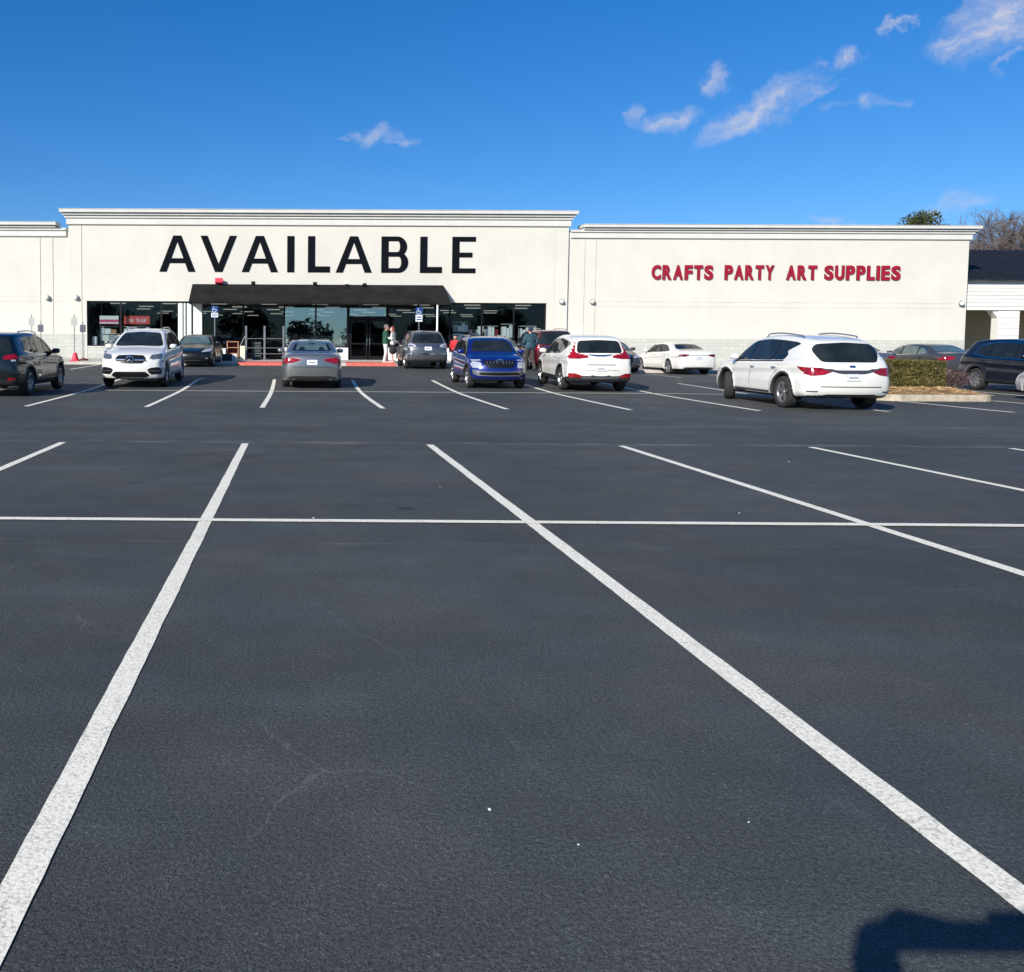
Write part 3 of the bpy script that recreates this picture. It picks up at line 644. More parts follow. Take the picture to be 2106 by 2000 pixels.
word('CRAFTS', 1340.5, 1466.5, 545, 575, 'red three-dimensional CRAFTS lettering, leftmost word on the right wall')
word('PARTY', 1490.5, 1592, 545.3, 575.3, 'red three-dimensional PARTY lettering between CRAFTS and ART')
word('ART', 1617.5, 1680, 545.7, 575.7, 'red three-dimensional ART lettering between PARTY and SUPPLIES')
word('SUPPLIES', 1696, 1852, 546, 576, 'red three-dimensional SUPPLIES lettering, rightmost word on the wall')

# ------------------------------------------------------------------ awning with lamps
AY = FY-2.1
tl = at(395.7, 585, FY); tr = at(911, 588, FY); bl = at(388, 621, AY); br_ = at(928, 623.5, AY)
zt = (tl.z+tr.z)/2; zb = (bl.z+br_.z)/2
aw = tag(empty('entrance_awning', ((tl.x+tr.x)/2, FY, zt)), 'long black sloping fabric awning over the store entrance', 'awning')
b = MB(); n = 16
def AWP(i, k, dz=0):
    t = i/n; top = tl.x+(tr.x-tl.x)*t; bot = bl.x+(br_.x-bl.x)*t; sag = .03*math.sin((t*n % 1)*3.14) if k == .5 else 0
    return (top+(bot-top)*k, FY-.003+(AY-FY)*k, zt+(zb-zt)*k-sag+dz)
vs = []
for i in range(n*2+1):
    t = i/(n*2); top = tl.x+(tr.x-tl.x)*t; bot = bl.x+(br_.x-bl.x)*t
    for k in (0, .33, .66, 1): vs.append((top+(bot-top)*k, FY-.003+(AY-FY)*k, zt+(zb-zt)*k-(.022 if i % 2 else 0)*math.sin(k*3.14)))
    vs.append((bot, AY+.002, zb-.10))
b.add(vs, [(5*i+k, 5*i+5+k, 5*i+6+k, 5*i+1+k) for i in range(n*2) for k in range(4)])
for X, Xb, sg in ((tl.x, bl.x, 1), (tr.x, br_.x, -1)):
    b.add([(X, FY-.003, zt), (X, FY-.003, zb-.1), (Xb, AY, zb-.1), (Xb, AY, zb)], [(0, 1, 2, 3)])
o = b.build('canopy', M['awning'], aw); o.matrix_parent_inverse = Matrix.Translation(-aw.location)
sm = o.modifiers.new('s', 'SOLIDIFY'); sm.thickness = .02; sm.offset = -1
for X in np.linspace(bl.x+.1, br_.x-.1, 7):
    b = MB(); b.tube([(X, FY-.02, zb-.12), (X, AY+.06, zb-.12), (X, AY+.06, zb-.06)], .025, 6); o = b.build('frame_rail', M['black_metal'], aw); o.matrix_parent_inverse = Matrix.Translation(-aw.location)
def floodlight(px, py, m, lab, s=1.):
    p = at(px, py, FY-.25); r = tag(empty('floodlight', p), lab, 'light')
    b = MB(); b.box(-.11*s, .11*s, -.07*s, .07*s, -.06*s, .08*s, T=Matrix.Rotation(R(-20), 4, 'X')); b.build('lamp_head', m, r, bevel=.015)
    b = MB(); b.tube([(0, .06, 0), (0, .14, -.03), (0, .245, -.03)], .02, 6); b.build('bracket', M['black_metal'], r)
for px, py, lab in ((521, 582.5, 'small dark floodlight on the wall above the awning, left one'), (648, 584, 'small dark floodlight above the middle of the awning'), (750, 586.5, 'small dark floodlight above the awning below the letter B')):
    floodlight(px, py, M['black_metal'], lab)
floodlight(713, 583, M['white_box'], 'small white floodlight above the awning below the third A', 1.)
floodlight(450.5, 579, M['red_cone'], 'red lamp box on the wall above the left end of the awning', 1.9)

def wall_light(px, py, lab, off=0.):
    p = at(px, py, FY+off); r = tag(empty('wall_light', (p.x, FY+off-.005, p.z)), lab, 'light', 'round fixtures on the store wall')
    b = MB(); T = Matrix.Rotation(R(90), 4, 'X')
    b.lathe([(0, 0), (.13, 0), (.13, .05), (0, .05)], 20, T=T); b.build('back_plate', M['steel'], r, smooth=False)
    b = MB(); b.lathe([(.11, .05), (.12, .12), (.10, .18), (.05, .215), (0, .22)], 20, T=T); b.build('lens', M['stucco_trim'], r, smooth=True)
    b = MB(); b.tube([(.125*math.cos(t), -.055, .13*math.sin(t)) for t in np.linspace(0, 2*math.pi, 21)], .022, 6); b.build('rim', M['steel'], r, smooth=True)
wall_light(98, 613, 'round wall lamp on the left wing, leftmost of the wall lamps', .1)
wall_light(157.5, 613, 'round wall lamp just left of the shopfront windows')
wall_light(1154.6, 621, 'round wall lamp just right of the shopfront windows')
wall_light(1217.5, 621, 'round wall lamp on the right wing left of the red CRAFTS letters', .1)
wall_light(1976, 625, 'small wall lamp at the far right corner of the store', .1)

# ------------------------------------------------------------------ annex with covered walk
AN = tag(empty('covered_arcade', (bx(2050), FY+1, 0)), 'low white sided arcade with dark metal roof right of the store', 'building')
def an(b, name, m, **k):
    o = b.build(name, m, AN, **k); o.matrix_parent_inverse = Matrix.Translation(-AN.location); return o
ay = FY+.9; X0 = XR1+.01; X1 = X0+22
zf0 = bz(2040, 638, ay); zf1 = bz(2040, 577.5, ay); zr1 = bz(2040, 517, ay+6)
b = MB(); nrow = 8
for i in range(nrow):
    za = zf0+(zf1-zf0)*i/nrow; zc = zf0+(zf1-zf0)*(i+1)/nrow-.0005
    b.add([(X0, ay-.045, za), (X1, ay-.045, za), (X1, ay-.005, zc), (X0, ay-.005, zc), (X0, ay+.3, za), (X1, ay+.3, za), (X1, ay+.3, zc), (X0, ay+.3, zc)], [(0, 1, 2, 3), (0, 4, 5, 1), (3, 2, 6, 7), (4, 7, 6, 5), (0, 3, 7, 4), (1, 5, 6, 2)])
an(b, 'fascia', M['siding'])
b = MB(); b.add([(X0, ay-.35, zf1+.002), (X1, ay-.35, zf1+.002), (X1, ay+6, zr1), (X0, ay+6, zr1), (X0, ay-.35, zf1+.06), (X1, ay-.35, zf1+.06), (X1, ay+6, zr1+.06), (X0, ay+6, zr1+.06)], [(0, 3, 2, 1), (4, 5, 6, 7), (0, 1, 5, 4), (2, 3, 7, 6), (0, 4, 7, 3), (1, 2, 6, 5)])
for i in range(48):
    x = X0+.3+i*.45
    b.add([(x, ay-.352, zf1+.06), (x+.05, ay-.352, zf1+.06), (x+.05, ay+6, zr1+.06), (x, ay+6, zr1+.06), (x, ay-.352, zf1+.12), (x+.05, ay-.352, zf1+.12), (x+.05, ay+6, zr1+.12), (x, ay+6, zr1+.12)], [(4, 5, 6, 7), (0, 1, 5, 4), (0, 4, 7, 3), (1, 2, 6, 5)])
an(b, 'roof', M['roof_metal'])
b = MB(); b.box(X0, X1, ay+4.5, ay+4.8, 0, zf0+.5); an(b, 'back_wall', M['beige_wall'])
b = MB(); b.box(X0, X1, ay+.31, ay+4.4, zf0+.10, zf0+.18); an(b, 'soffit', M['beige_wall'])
for k, (pa, pc) in enumerate(((2054, 2097), (2230, 2273), (2420, 2463))):
    xa, xb = bx(pa, 670, ay), bx(pc, 670, ay); b = MB(); nr = 17
    for i in range(nr):
        za = .1+(zf0-.1)*i/nr; zc = .1+(zf0-.1)*(i+1)/nr-.001
        b.add([(xa, ay+.02, za), (xb, ay+.02, za), (xb, ay+.05, zc), (xa, ay+.05, zc), (xa, ay+.55, za), (xb, ay+.55, za), (xb, ay+.55, zc), (xa, ay+.55, zc)], [(0, 1, 2, 3), (0, 4, 5, 1), (3, 2, 6, 7), (4, 7, 6, 5), (0, 3, 7, 4), (1, 5, 6, 2)])
    an(b, 'column', M['siding'])
    b = MB(); b.prism([(xa-.38, zf0-.003), (xa-.003, zf0-.003), (xa-.003, zf0-.45)], 'y', ay+.08, ay+.5); an(b, 'corner_brace', M['siding'])
b = MB(); b.box(X0, X1, ay-1.5, ay+4.5, 0, .22); o = an(b, 'porch_floor', M['concrete'])

# ------------------------------------------------------------------ cars
def decal(bvh, poly, mode, m, name, parent, off=.005, cell=.05, mirror=False, MB_=None):
    """drape an outline over the bodywork: mode side(u=along,v=z,+/-) front/rear(u=across,v=z) top(u=across,v=along)"""
    us = [p[0] for p in poly]; vs_ = [p[1] for p in poly]; out = MB_ or MB()
    def clip(P, ax_, val, keep):
        r = []
        for i in range(len(P)):
            a, c = P[i], P[(i+1) % len(P)]; ia = (a[ax_]-val)*keep >= -1e-9; ic = (c[ax_]-val)*keep >= -1e-9
            if ia: r.append(a)
            if ia != ic:
                t = (val-a[ax_])/(c[ax_]-a[ax_]); r.append((a[0]+(c[0]-a[0])*t, a[1]+(c[1]-a[1])*t))
        return r
    cache = {}
    def proj(u, v):
        k = (round(u, 4), round(v, 4))
        if k in cache: return cache[k]
        if mode == 'right': o, d = Vector((3, u, v)), Vector((-1, 0, 0))
        elif mode == 'left': o, d = Vector((-3, u, v)), Vector((1, 0, 0))
        elif mode == 'front': o, d = Vector((u, 5, v)), Vector((0, -1, 0))
        elif mode == 'rear': o, d = Vector((u, -5, v)), Vector((0, 1, 0))
        else: o, d = Vector((u, v, 4)), Vector((0, 0, -1))
        loc, nor, idx, dist = bvh.ray_cast(o, d)
        if loc is None or abs(nor.dot(d)) < .12:
            cache[k] = None; return None
        n_ = (nor - d*1.2).normalized() if nor.dot(d) < 0 else -d
        cache[k] = loc + n_*off; return cache[k]
    nu = max(1, int(math.ceil((max(us)-min(us))/cell))); nv = max(1, int(math.ceil((max(vs_)-min(vs_))/cell)))
    vi = {}; V_ = []; F_ = []
    for i in range(nu):
        ua = min(us)+(max(us)-min(us))*i/nu; ub = min(us)+(max(us)-min(us))*(i+1)/nu
        col = clip(clip(list(poly), 0, ua, 1), 0, ub, -1)
        if len(col) < 3: continue
        for j in range(nv):
            va = min(vs_)+(max(vs_)-min(vs_))*j/nv; vb = min(vs_)+(max(vs_)-min(vs_))*(j+1)/nv
            c = clip(clip(col, 1, va, 1), 1, vb, -1)
            q = []
            for p in c:
                k = (round(p[0], 4), round(p[1], 4))
                if k not in q: q.append(k)
            if len(q) < 3: continue
            pts = [proj(*k) for k in q]
            if any(p is None for p in pts): continue
            f = []
            for k, p in zip(q, pts):
                if k not in vi: vi[k] = len(V_); V_.append(p)
                f.append(vi[k])
            F_.append(tuple(f))
    if not F_: return None
    out.add(V_, F_)
    if MB_ is not None: return None
    o = out.build(name, m, parent, smooth=True); return o

def mir(p): return [(-u, v) for u, v in p]
def sym(half):   # half outline from bottom centre out and up to top centre
    return half + [(-u, v) for u, v in reversed(half) if abs(u) > 1e-6]
def rect(a, b_, c, d): return [(a, c), (b_, c), (b_, d), (a, d)]

def wheel_mb(Rr, w, rim_r, spokes, style):
    t = MB(); h = w/2
    t.lathe([(rim_r, -h*.8), (rim_r+.02, -h), (Rr-.035, -h), (Rr-.008, -h*.72), (Rr, -h*.4), (Rr, h*.4), (Rr-.008, h*.72), (Rr-.035, h), (rim_r+.02, h), (rim_r, h*.8)], 36, axis='x')
    r = MB(); r.lathe([(rim_r+.004, h*.86), (rim_r-.02, h*.86), (rim_r-.035, h*.55), (rim_r-.04, -h*.6)], 36, axis='x')
    r.lathe([(0, h*.72), (.06, h*.72), (.075, h*.45), (.075, h*.1)], 16, axis='x')
    for k in range(spokes):
        a = 2*math.pi*k/spokes
        for da in ((0,) if style == 0 else (-.13, .13)):
            T = Matrix.Rotation(a+da*.6, 4, 'X')
            wb = .032 if style else .045
            r.add([T @ Vector(p) for p in [(h*.35, -wb*.7, .05), (h*.35, wb*.7, .05), (h*.66, wb, rim_r-.01), (h*.66, -wb, rim_r-.01), (h*.62, -wb*.7, .05), (h*.62, wb*.7, .05), (h*.84, wb, rim_r-.01), (h*.84, -wb, rim_r-.01)]],
                  [(0, 1, 2, 3), (4, 7, 6, 5), (0, 3, 7, 4), (1, 5, 6, 2), (2, 6, 7, 3), (0, 4, 5, 1)])
    d = MB(); d.lathe([(0, h*.05), (rim_r-.03, h*.05)], 24, axis='x')
    return t, r, d

paint('silver_paint', (.25, .25, .245), .7, .28); paint('white_paint', (.74, .72, .655), .0, .35); paint('black_paint', (.008, .009, .010), .0, .3, .45)
def roundc(poly, r):
    out = []; n = len(poly)
    for i in range(n):
        p, a, b_ = Vector(poly[i]), Vector(poly[i-1]), Vector(poly[(i+1) % n])
        la, lb = (a-p).length, (b_-p).length; ra, rb = min(r, la*.4), min(r, lb*.4)
        if la < 1e-6 or lb < 1e-6: out.append(tuple(p)); continue
        A_, B_ = p+(a-p)*(ra/la), p+(b_-p)*(rb/lb)
        out += [tuple(A_), tuple(A_*.25+p*.5+B_*.25), tuple(B_)]
    return out
SHAPES = {}
def build_shape(key, c):
    h = c.get('h', .03); L, W, H = c['L'], c['W'], c['H']
    side = chaikin(c['side'], 2)
    g2 = .02; sx = np.arange(-L/2-.4, L/2+.4, g2); sz = np.arange(-.2, H+.4, g2)
    SX, SZ = np.meshgrid(sx, sz, indexing='ij'); D2 = poly_sdf(side, SX, SZ)
    xs = np.arange(-W/2-.12, W/2+.12, h); xs -= (xs[0]+xs[-1])/2; ys = np.arange(-L/2-.12, L/2+.13, h); zs = np.arange(.02, H+.12, h)
    Bq, A, Z = np.meshgrid(xs, ys, zs, indexing='ij'); t = np.abs(Bq)/(W/2)
    cf, crr = c.get('bow_f', .28), c.get('bow_r', .16); s = A/(L/2)
    ap = A + np.where(s > 0, cf, -crr)*np.clip(np.abs(s)*1.6-.35, 0, 1)*t**2.4
    crown = np.interp(Z.ravel(), [.5, .9, H], [.0, .045, c.get('crown', .055)]).reshape(Z.shape); zp = Z + crown*t**2
    iu = np.clip((ap-sx[0])/g2, 0, len(sx)-1.001); iv = np.clip((zp-sz[0])/g2, 0, len(sz)-1.001); i0 = iu.astype(int); j0 = iv.astype(int); fu = iu-i0; fv = iv-j0
    sd = (D2[i0, j0]*(1-fu)*(1-fv)+D2[i0+1, j0]*fu*(1-fv)+D2[i0, j0+1]*(1-fu)*fv+D2[i0+1, j0+1]*fu*fv)
    belt = np.interp(A.ravel(), *zip(*c['belt'])).reshape(A.shape)
    hw = W/2 - np.maximum(0, .42-Z)*.22 - np.maximum(0, Z-.62)*.07 - np.clip((Z-belt+.04)/.07, 0, 1)*.035 - np.maximum(0, Z-belt)*c.get('tumble', .36)
    hw = hw + .010*np.exp(-((Z-(belt-.17))/.035)**2) - .014*np.exp(-((Z-(belt-.30))/.07)**2)
    pf, pr, f0, r0 = c.get('pf', .14), c.get('pr', .12), c.get('f0', .55), c.get('r0', .55)
    hw = hw - pf*np.clip((s-f0)/(1-f0), 0, 1)**2.2 - pr*np.clip((-s-r0)/(1-r0), 0, 1)**2.2 - np.clip((Z-belt)/.4, 0, 1)*np.clip(-s-.2, 0, 1)*c.get('rtaper', .10)
    Ra = c['Rw']+.055; wz = c['Rw']
    for aw_ in (c['af'], c['ar']):
        dd = np.sqrt((A-aw_)**2+(Z-wz)**2); hw = hw + .022*np.exp(-((dd-Ra-.03)/.06)**2)
    F = smax(sd, np.abs(Bq)-hw, c.get('k', .11))
    for aw_ in (c['af'], c['ar']):
        dd = np.sqrt((A-aw_)**2+(np.maximum(Z, .0)-wz)**2)
        F = smax(F, -np.maximum(dd-Ra, (W/2-.36)-np.abs(Bq)), .012)
    V, Q = surfnets(F.astype(np.float32), (xs[0], ys[0], zs[0]), h)
    tri = BVHTree.FromPolygons(V.tolist(), Q.tolist())
    C = V[Q].mean(1); e1 = V[Q[:, 2]]-V[Q[:, 0]]; e2 = V[Q[:, 3]]-V[Q[:, 1]]; Nn = np.cross(e1, e2); Nn /= np.linalg.norm(Nn, axis=1)[:, None]+1e-9
    under = (C[:, 2] < c.get('clear', .20)+.09) & (Nn[:, 2] < -.35)
    clad = np.zeros(len(C), bool)
    for aw_ in (c['af'], c['ar']):
        dd = np.hypot(C[:, 1]-aw_, C[:, 2]-wz); under |= (dd < Ra+.02) & (np.abs(C[:, 0]) < W/2-.07)
        if c.get('clad'): clad |= (dd < Ra+.065)
    if c.get('clad'):
        zc = np.interp(C[:, 1], [-L/2, -L/2+.5, L/2-.5, L/2], [c.get('clad_r', c['clad']), c['clad'], c['clad'], c.get('clad_f', c['clad'])]); clad |= C[:, 2] < zc
    clad &= ~under
    SHAPES[key] = (V, Q, tri, under, clad); return SHAPES[key]

def make_car(name, c, pos, heading, label, cat, steer=0, group=None):
    """origin on the ground under the middle; +Y is forward"""
    V, Q, bvh, under, clad = SHAPES.get(c['key']) or build_shape(c['key'], c)
    x, y = pos; root = empty(name, (x, y, gz(x, y)), heading)
    # pitch the car with the slope
    L = c['L']; f = Vector((-math.sin(heading), math.cos(heading)))
    zf = gz(x+f.x*c['af'], y+f.y*c['af']); zr = gz(x+f.x*c['ar'], y+f.y*c['ar'])
    root.rotation_euler = (math.atan2(zf-zr, c['af']-c['ar']), 0, heading); root.rotation_mode = 'XYZ'
    root.location.z = zr + (zf-zr)*(-c['ar'])/(c['af']-c['ar'])
    tag(root, label, cat, group)
    P = c['paint']
    mesh_obj('body', V, Q[~under & ~clad], P, root); mesh_obj('underbody', V, Q[under], M['underbody'], root)
    if clad.any(): mesh_obj('cladding', V, Q[clad], c.get('cladm', M['black_plastic']), root)
    gm = c.get('glass', M['car_glass'])
    for poly in c['win']:
        for md in ('left', 'right'): decal(bvh, roundc(poly, .05), md, gm, 'side_window', root)
    for wa_, wb_ in zip(c['win'][:-1], c['win'][1:]):
        ra = sorted(wa_, key=lambda p: p[0])[:2]; fb = sorted(wb_, key=lambda p: -p[0])[:2]
        ra.sort(key=lambda p: p[1]); fb.sort(key=lambda p: p[1])
        q = [(ra[0][0]+.06, ra[0][1]+.004), (fb[0][0]-.06, fb[0][1]+.004), (fb[1][0]-.06, fb[1][1]-.004), (ra[1][0]+.06, ra[1][1]-.004)]
        for md in ('left', 'right'): decal(bvh, q, md, M['grille'], 'window_pillar', root, off=.003)
    if c.get('dlo_trim'):
        for md in ('left', 'right'):
            bb = MB(); pts = c['dlo_trim']
            for i in range(len(pts)-1):
                (a0, z0), (a1, z1) = pts[i], pts[i+1]; nx_, nz_ = -(z1-z0), (a1-a0); l = math.hypot(nx_, nz_) or 1; nx_ *= .012/l; nz_ *= .012/l
                decal(bvh, [(a0-nx_, z0-nz_), (a1-nx_, z1-nz_), (a1+nx_, z1+nz_), (a0+nx_, z0+nz_)], md, None, '', None, off=.010, cell=.12, MB_=bb)
            bb.build('window_trim', c.get('trimm', M['chrome']), root)
    decal(bvh, roundc(sym(c['ws']), .08), 'front', c.get('glassf', gm), 'windshield', root, off=.006)
    decal(bvh, roundc(sym(c['rw']), .08), 'rear', c.get('rearglass', gm), 'rear_window', root, off=.006)
    for md, lst in (('front', c.get('front', [])), ('rear', c.get('rear', []))):
        for it in lst:
            nm, poly, mt = it[:3]; sm_ = it[3] if len(it) > 3 else 'one'; rd = it[4] if len(it) > 4 else 1; off = it[5] if len(it) > 5 else .009
            p = roundc(poly, .03) if rd else poly
            if sm_ == 'pair':
                decal(bvh, p, md, mt, nm, root, off=off); decal(bvh, mir(p), md, mt, nm, root, off=off)
            elif sm_ == 'sym': decal(bvh, roundc(sym(poly), .03) if rd else sym(poly), md, mt, nm, root, off=off)
            else: decal(bvh, p, md, mt, nm, root, off=off)
    for it in c.get('sides', []):
        nm, poly, mt = it[:3]; rd = it[3] if len(it) > 3 else 1
        for md in ('left', 'right'): decal(bvh, roundc(poly, .03) if rd else poly, md, mt, nm, root, off=.008)
    # door seams and handles
    for md, sg in (('left', -1), ('right', 1)):
        bb = MB()
        for line in c.get('seams', []):
            for i in range(len(line)-1):
                (a0, z0), (a1, z1) = line[i], line[i+1]; nx_, nz_ = -(z1-z0), (a1-a0); l = math.hypot(nx_, nz_); nx_ *= .006/l; nz_ *= .006/l
                decal(bvh, [(a0-nx_, z0-nz_), (a1-nx_, z1-nz_), (a1+nx_, z1+nz_), (a0+nx_, z0+nz_)], md, None, '', None, off=.003, cell=.15, MB_=bb)
        if bb.f: bb.build('door_seam', M['seam'], root)
        for (a, z) in c.get('handles', []):
            loc, nor, i_, d_ = bvh.ray_cast(Vector((sg*3, a, z)), Vector((-sg, 0, 0)))
            if loc:
                hb = MB(); hb.tube([(loc.x, a-.10, z), (loc.x+sg*.035, a-.07, z), (loc.x+sg*.035, a+.07, z), (loc.x, a+.10, z)], .014, 6); hb.build('door_handle', c.get('handlem', P), root, smooth=True)
        a, z = c['mirror']; loc, nor, i_, d_ = bvh.ray_cast(Vector((sg*3, a, z)), Vector((-sg, 0, 0))); X = abs(loc.x) if loc else c['W']/2-.1
        bm = bmesh.new(); bmesh.ops.create_icosphere(bm, subdivisions=3, radius=1)
        for v in bm.verts:
            p = v.co.copy(); k = 2.6
            nrm = (abs(p.x)**k+abs(p.y)**k+abs(p.z)**k)**(1/k); p /= nrm
            v.co = (sg*(X+.15)+p.x*.115, a+p.y*.085-(abs(p.x)*.01), z+.06+p.z*.075)
        for f_ in bm.faces: f_.smooth = True
        me = bpy.data.meshes.new('side_mirror'); bm.to_mesh(me); bm.free(); me.materials.append(c.get('mirrorm', P)); mo = bpy.data.objects.new('side_mirror', me); COL.objects.link(mo); mo.parent = root
        sb_ = MB(); sb_.tube([(sg*(X-.03), a+.02, z-.01), (sg*(X+.09), a, z+.03)], .025, 6); sb_.build('mirror_arm', M['black_plastic'], mo)
        if c.get('rails'):
            (r0_, r1_, rz_) = c['rails']; pts = []; nn = 14
            for i in range(nn+1):
                aa = r0_+(r1_-r0_)*i/nn; hit = bvh.ray_cast(Vector((sg*c.get('railx', .56), aa, 4)), Vector((0, 0, -1)))[0]
                lift = .055 if 0 < i < nn else -.01
                pts.append((sg*c.get('railx', .56), aa, hit.z+lift))
            rb = MB(); rb.tube(pts, .019, 6); rb.build('roof_rail', c.get('railm', M['chrome']), root, smooth=True)
    # wheels
    t, r, d = wheel_mb(c['Rw'], c.get('tw', .225), c.get('rim', .235), c.get('spokes', 5), c.get('style', 1))
    for aw_ in (c['af'], c['ar']):
        for sg in (-1, 1):
            w_ = t.build('wheel', M['rubber'], root, smooth=True) if not c.get('_w') else bpy.data.objects.new('wheel', c['_w'])
            if c.get('_w'): COL.objects.link(w_); w_.parent = root
            else:
                c['_w'] = w_.data; c['_r'] = r.build('rim', c.get('rimm', M['alloy']), w_).data
                bpy.data.objects.remove([o for o in w_.children][0]); c['_d'] = d.build('brake_disc', M['underbody'], w_).data
                bpy.data.objects.remove([o for o in w_.children][0])
            w_.location = (sg*(c['W']/2-.125), aw_, c['Rw']); w_.rotation_euler = (0, 0, (0 if sg > 0 else math.pi) + (steer if aw_ > 0 else 0))
            for nm, me in (('rim', c['_r']), ('brake_disc', c['_d'])):
                q = bpy.data.objects.new(nm, me); COL.objects.link(q); q.parent = w_
    if c.get('extra'): c['extra'](root, c, bvh)
    return root

# ---- outlines.  along: + = front.  all metres.
def sedan_cfg(**k):
    c = dict(key='sedan', L=4.85, W=1.84, H=1.45, Rw=.325, af=1.48, ar=-1.34, clear=.17, rim=.225,
      side=[(-2.25, .18), (-2.40, .30), (-2.43, .55), (-2.42, .80), (-2.36, 1.02), (-2.20, 1.075), (-1.75, 1.10), (-1.35, 1.25), (-.95, 1.40), (-.45, 1.455), (.15, 1.45), (.60, 1.37), (1.05, 1.13), (1.35, .985), (1.9, .88), (2.22, .76), (2.40, .60), (2.43, .40), (2.36, .22), (2.2, .17)],
      belt=[(-2.5, 1.0), (-1.4, 1.0), (0, .96), (1.2, .92), (2.5, .85)],
      win=[[(.98, .96), (.30, .985), (.27, 1.335), (.42, 1.34), (.62, 1.26)], [(.20, .99), (-.72, 1.01), (-.72, 1.345), (-.3, 1.37), (.17, 1.345)], [(-.79, 1.015), (-1.35, 1.05), (-1.10, 1.22), (-.79, 1.335)]],
      ws=[(0, 1.04), (.60, 1.01), (.70, 1.04), (.50, 1.355), (0, 1.375)], rw=[(0, 1.125), (.55, 1.12), (.64, 1.15), (.49, 1.355), (0, 1.385)],
      mirror=(.78, 1.0), handles=[(.02, .88), (-1.02, .90)],
      seams=[[(1.02, .35), (1.08, .6), (.98, .93)], [(.24, .32), (.24, .95)], [(-.78, .34), (-.82, .6), (-1.02, .75), (-1.1, .95)], [(.95, .3), (.24, .29), (-.75, .3)]],
      paint=paint('silver_paint', (.36, .36, .35), .75, .32))
    c.update(k); return c
def suv_cfg(**k):
    c = dict(key='suv', L=4.62, W=1.85, H=1.68, Rw=.355, af=1.40, ar=-1.30, clear=.22, clad=.40, tumble=.30, rim=.24,
      side=[(-2.12, .26), (-2.28, .34), (-2.32, .60), (-2.30, .92), (-2.20, 1.08), (-1.98, 1.45), (-1.86, 1.60), (-1.5, 1.655), (-.8, 1.685), (-.1, 1.675), (.40, 1.58), (.85, 1.34), (1.15, 1.14), (1.7, 1.06), (2.1, .95), (2.28, .80), (2.32, .50), (2.25, .28), (2.1, .23)],
      belt=[(-2.4, 1.12), (-1.2, 1.08), (0, 1.04), (1.1, 1.0), (2.4, .95)],
      win=[[(.92, 1.05), (.22, 1.07), (.20, 1.52), (.36, 1.51), (.62, 1.38)], [(.12, 1.075), (-.78, 1.095), (-.78, 1.545), (-.3, 1.555), (.10, 1.53)], [(-.86, 1.10), (-1.52, 1.22), (-1.42, 1.42), (-.86, 1.53)]],
      ws=[(0, 1.17), (.62, 1.15), (.72, 1.18), (.54, 1.55), (0, 1.58)], rw=[(0, 1.13), (.62, 1.13), (.68, 1.17), (.56, 1.50), (0, 1.53)],
      mirror=(.72, 1.08), handles=[(-.02, .96), (-1.0, .99)],
      seams=[[(.92, .42), (.98, .7), (.92, 1.02)], [(.17, .42), (.17, 1.05)], [(-.82, .44), (-.88, .7), (-1.05, .85), (-1.15, 1.05)]],
      paint=paint('black_paint', (.010, .012, .013), .2, .25), rails=(-1.3, .25, 0))
    c.update(k); return c
PL = lambda z, w=.155: [('license_plate', rect(-w, w, z, z+.15), M['plate'], 'one', 0, .018), ('plate_mark', rect(-w*.62, w*.62, z+.055, z+.085), M['plate_mark'], 'one', 0, .021)]
REAR_SEDAN = [('tail_light', [(.36, .86), (.62, .78), (.86, .76), (.88, .90), (.70, .945), (.48, .92), (.36, .90)], M['tail_red'], 'pair'),
  ('trunk_seam', rect(-.62, .62, .66, .674), M['seam'], 'one', 0, .006), ('rear_recess', [(-.42, .69), (.42, .69), (.50, .88), (-.50, .88)], M['silver_paint'], 'one', 0, .005),
  ('bumper_insert', sym([(0, .26), (.66, .27), (.72, .36), (.50, .40), (0, .39)]), M['black_plastic'], 'one', 1), ('exhaust_pipe', rect(.50, .62, .27, .33), M['chrome'], 'pair', 1, .02)]
altima = sedan_cfg(key='altima', bow_r=.14, rear=REAR_SEDAN+PL(.73), front=[('headlight', [(.45, .66), (.86, .70), (.84, .82), (.60, .76)], M['lamp_clear'], 'pair'), ('grille', sym([(0, .36), (.36, .40), (.42, .72), (0, .74)]), M['grille'], 'one')], glass=M['car_glass'], rearglass=M['car_glass_light'])
REAR_HEADS = [('headrest', [(.20, 1.13), (.40, 1.13), (.38, 1.21), (.34, 1.235), (.26, 1.235), (.22, 1.21)], M['grille'], 'pair', 1, .0085), ('parcel_shelf', rect(-.54, .54, 1.125, 1.15), M['grille'], 'one', 0, .009), ('rear_mirror', rect(-.10, .10, 1.31, 1.345), M['grille'], 'one', 0, .009), ('glass_border', [(.50, 1.13), (.62, 1.15), (.50, 1.34), (.44, 1.35)], M['grille'], 'pair', 0, .0085)]
altima['rear'] = altima['rear']+REAR_HEADS
# rear window of the silver saloon: daylight through it painted as pale tint, headrests and shelf as decals
print('cars start')
make_car('parked_car', altima, (ax(641.5, 26.5)+.0, 26.2+2.42), 0, 'silver saloon seen from behind, red tail lamps, in the middle of the lot', 'car', group='cars in the parking lot')
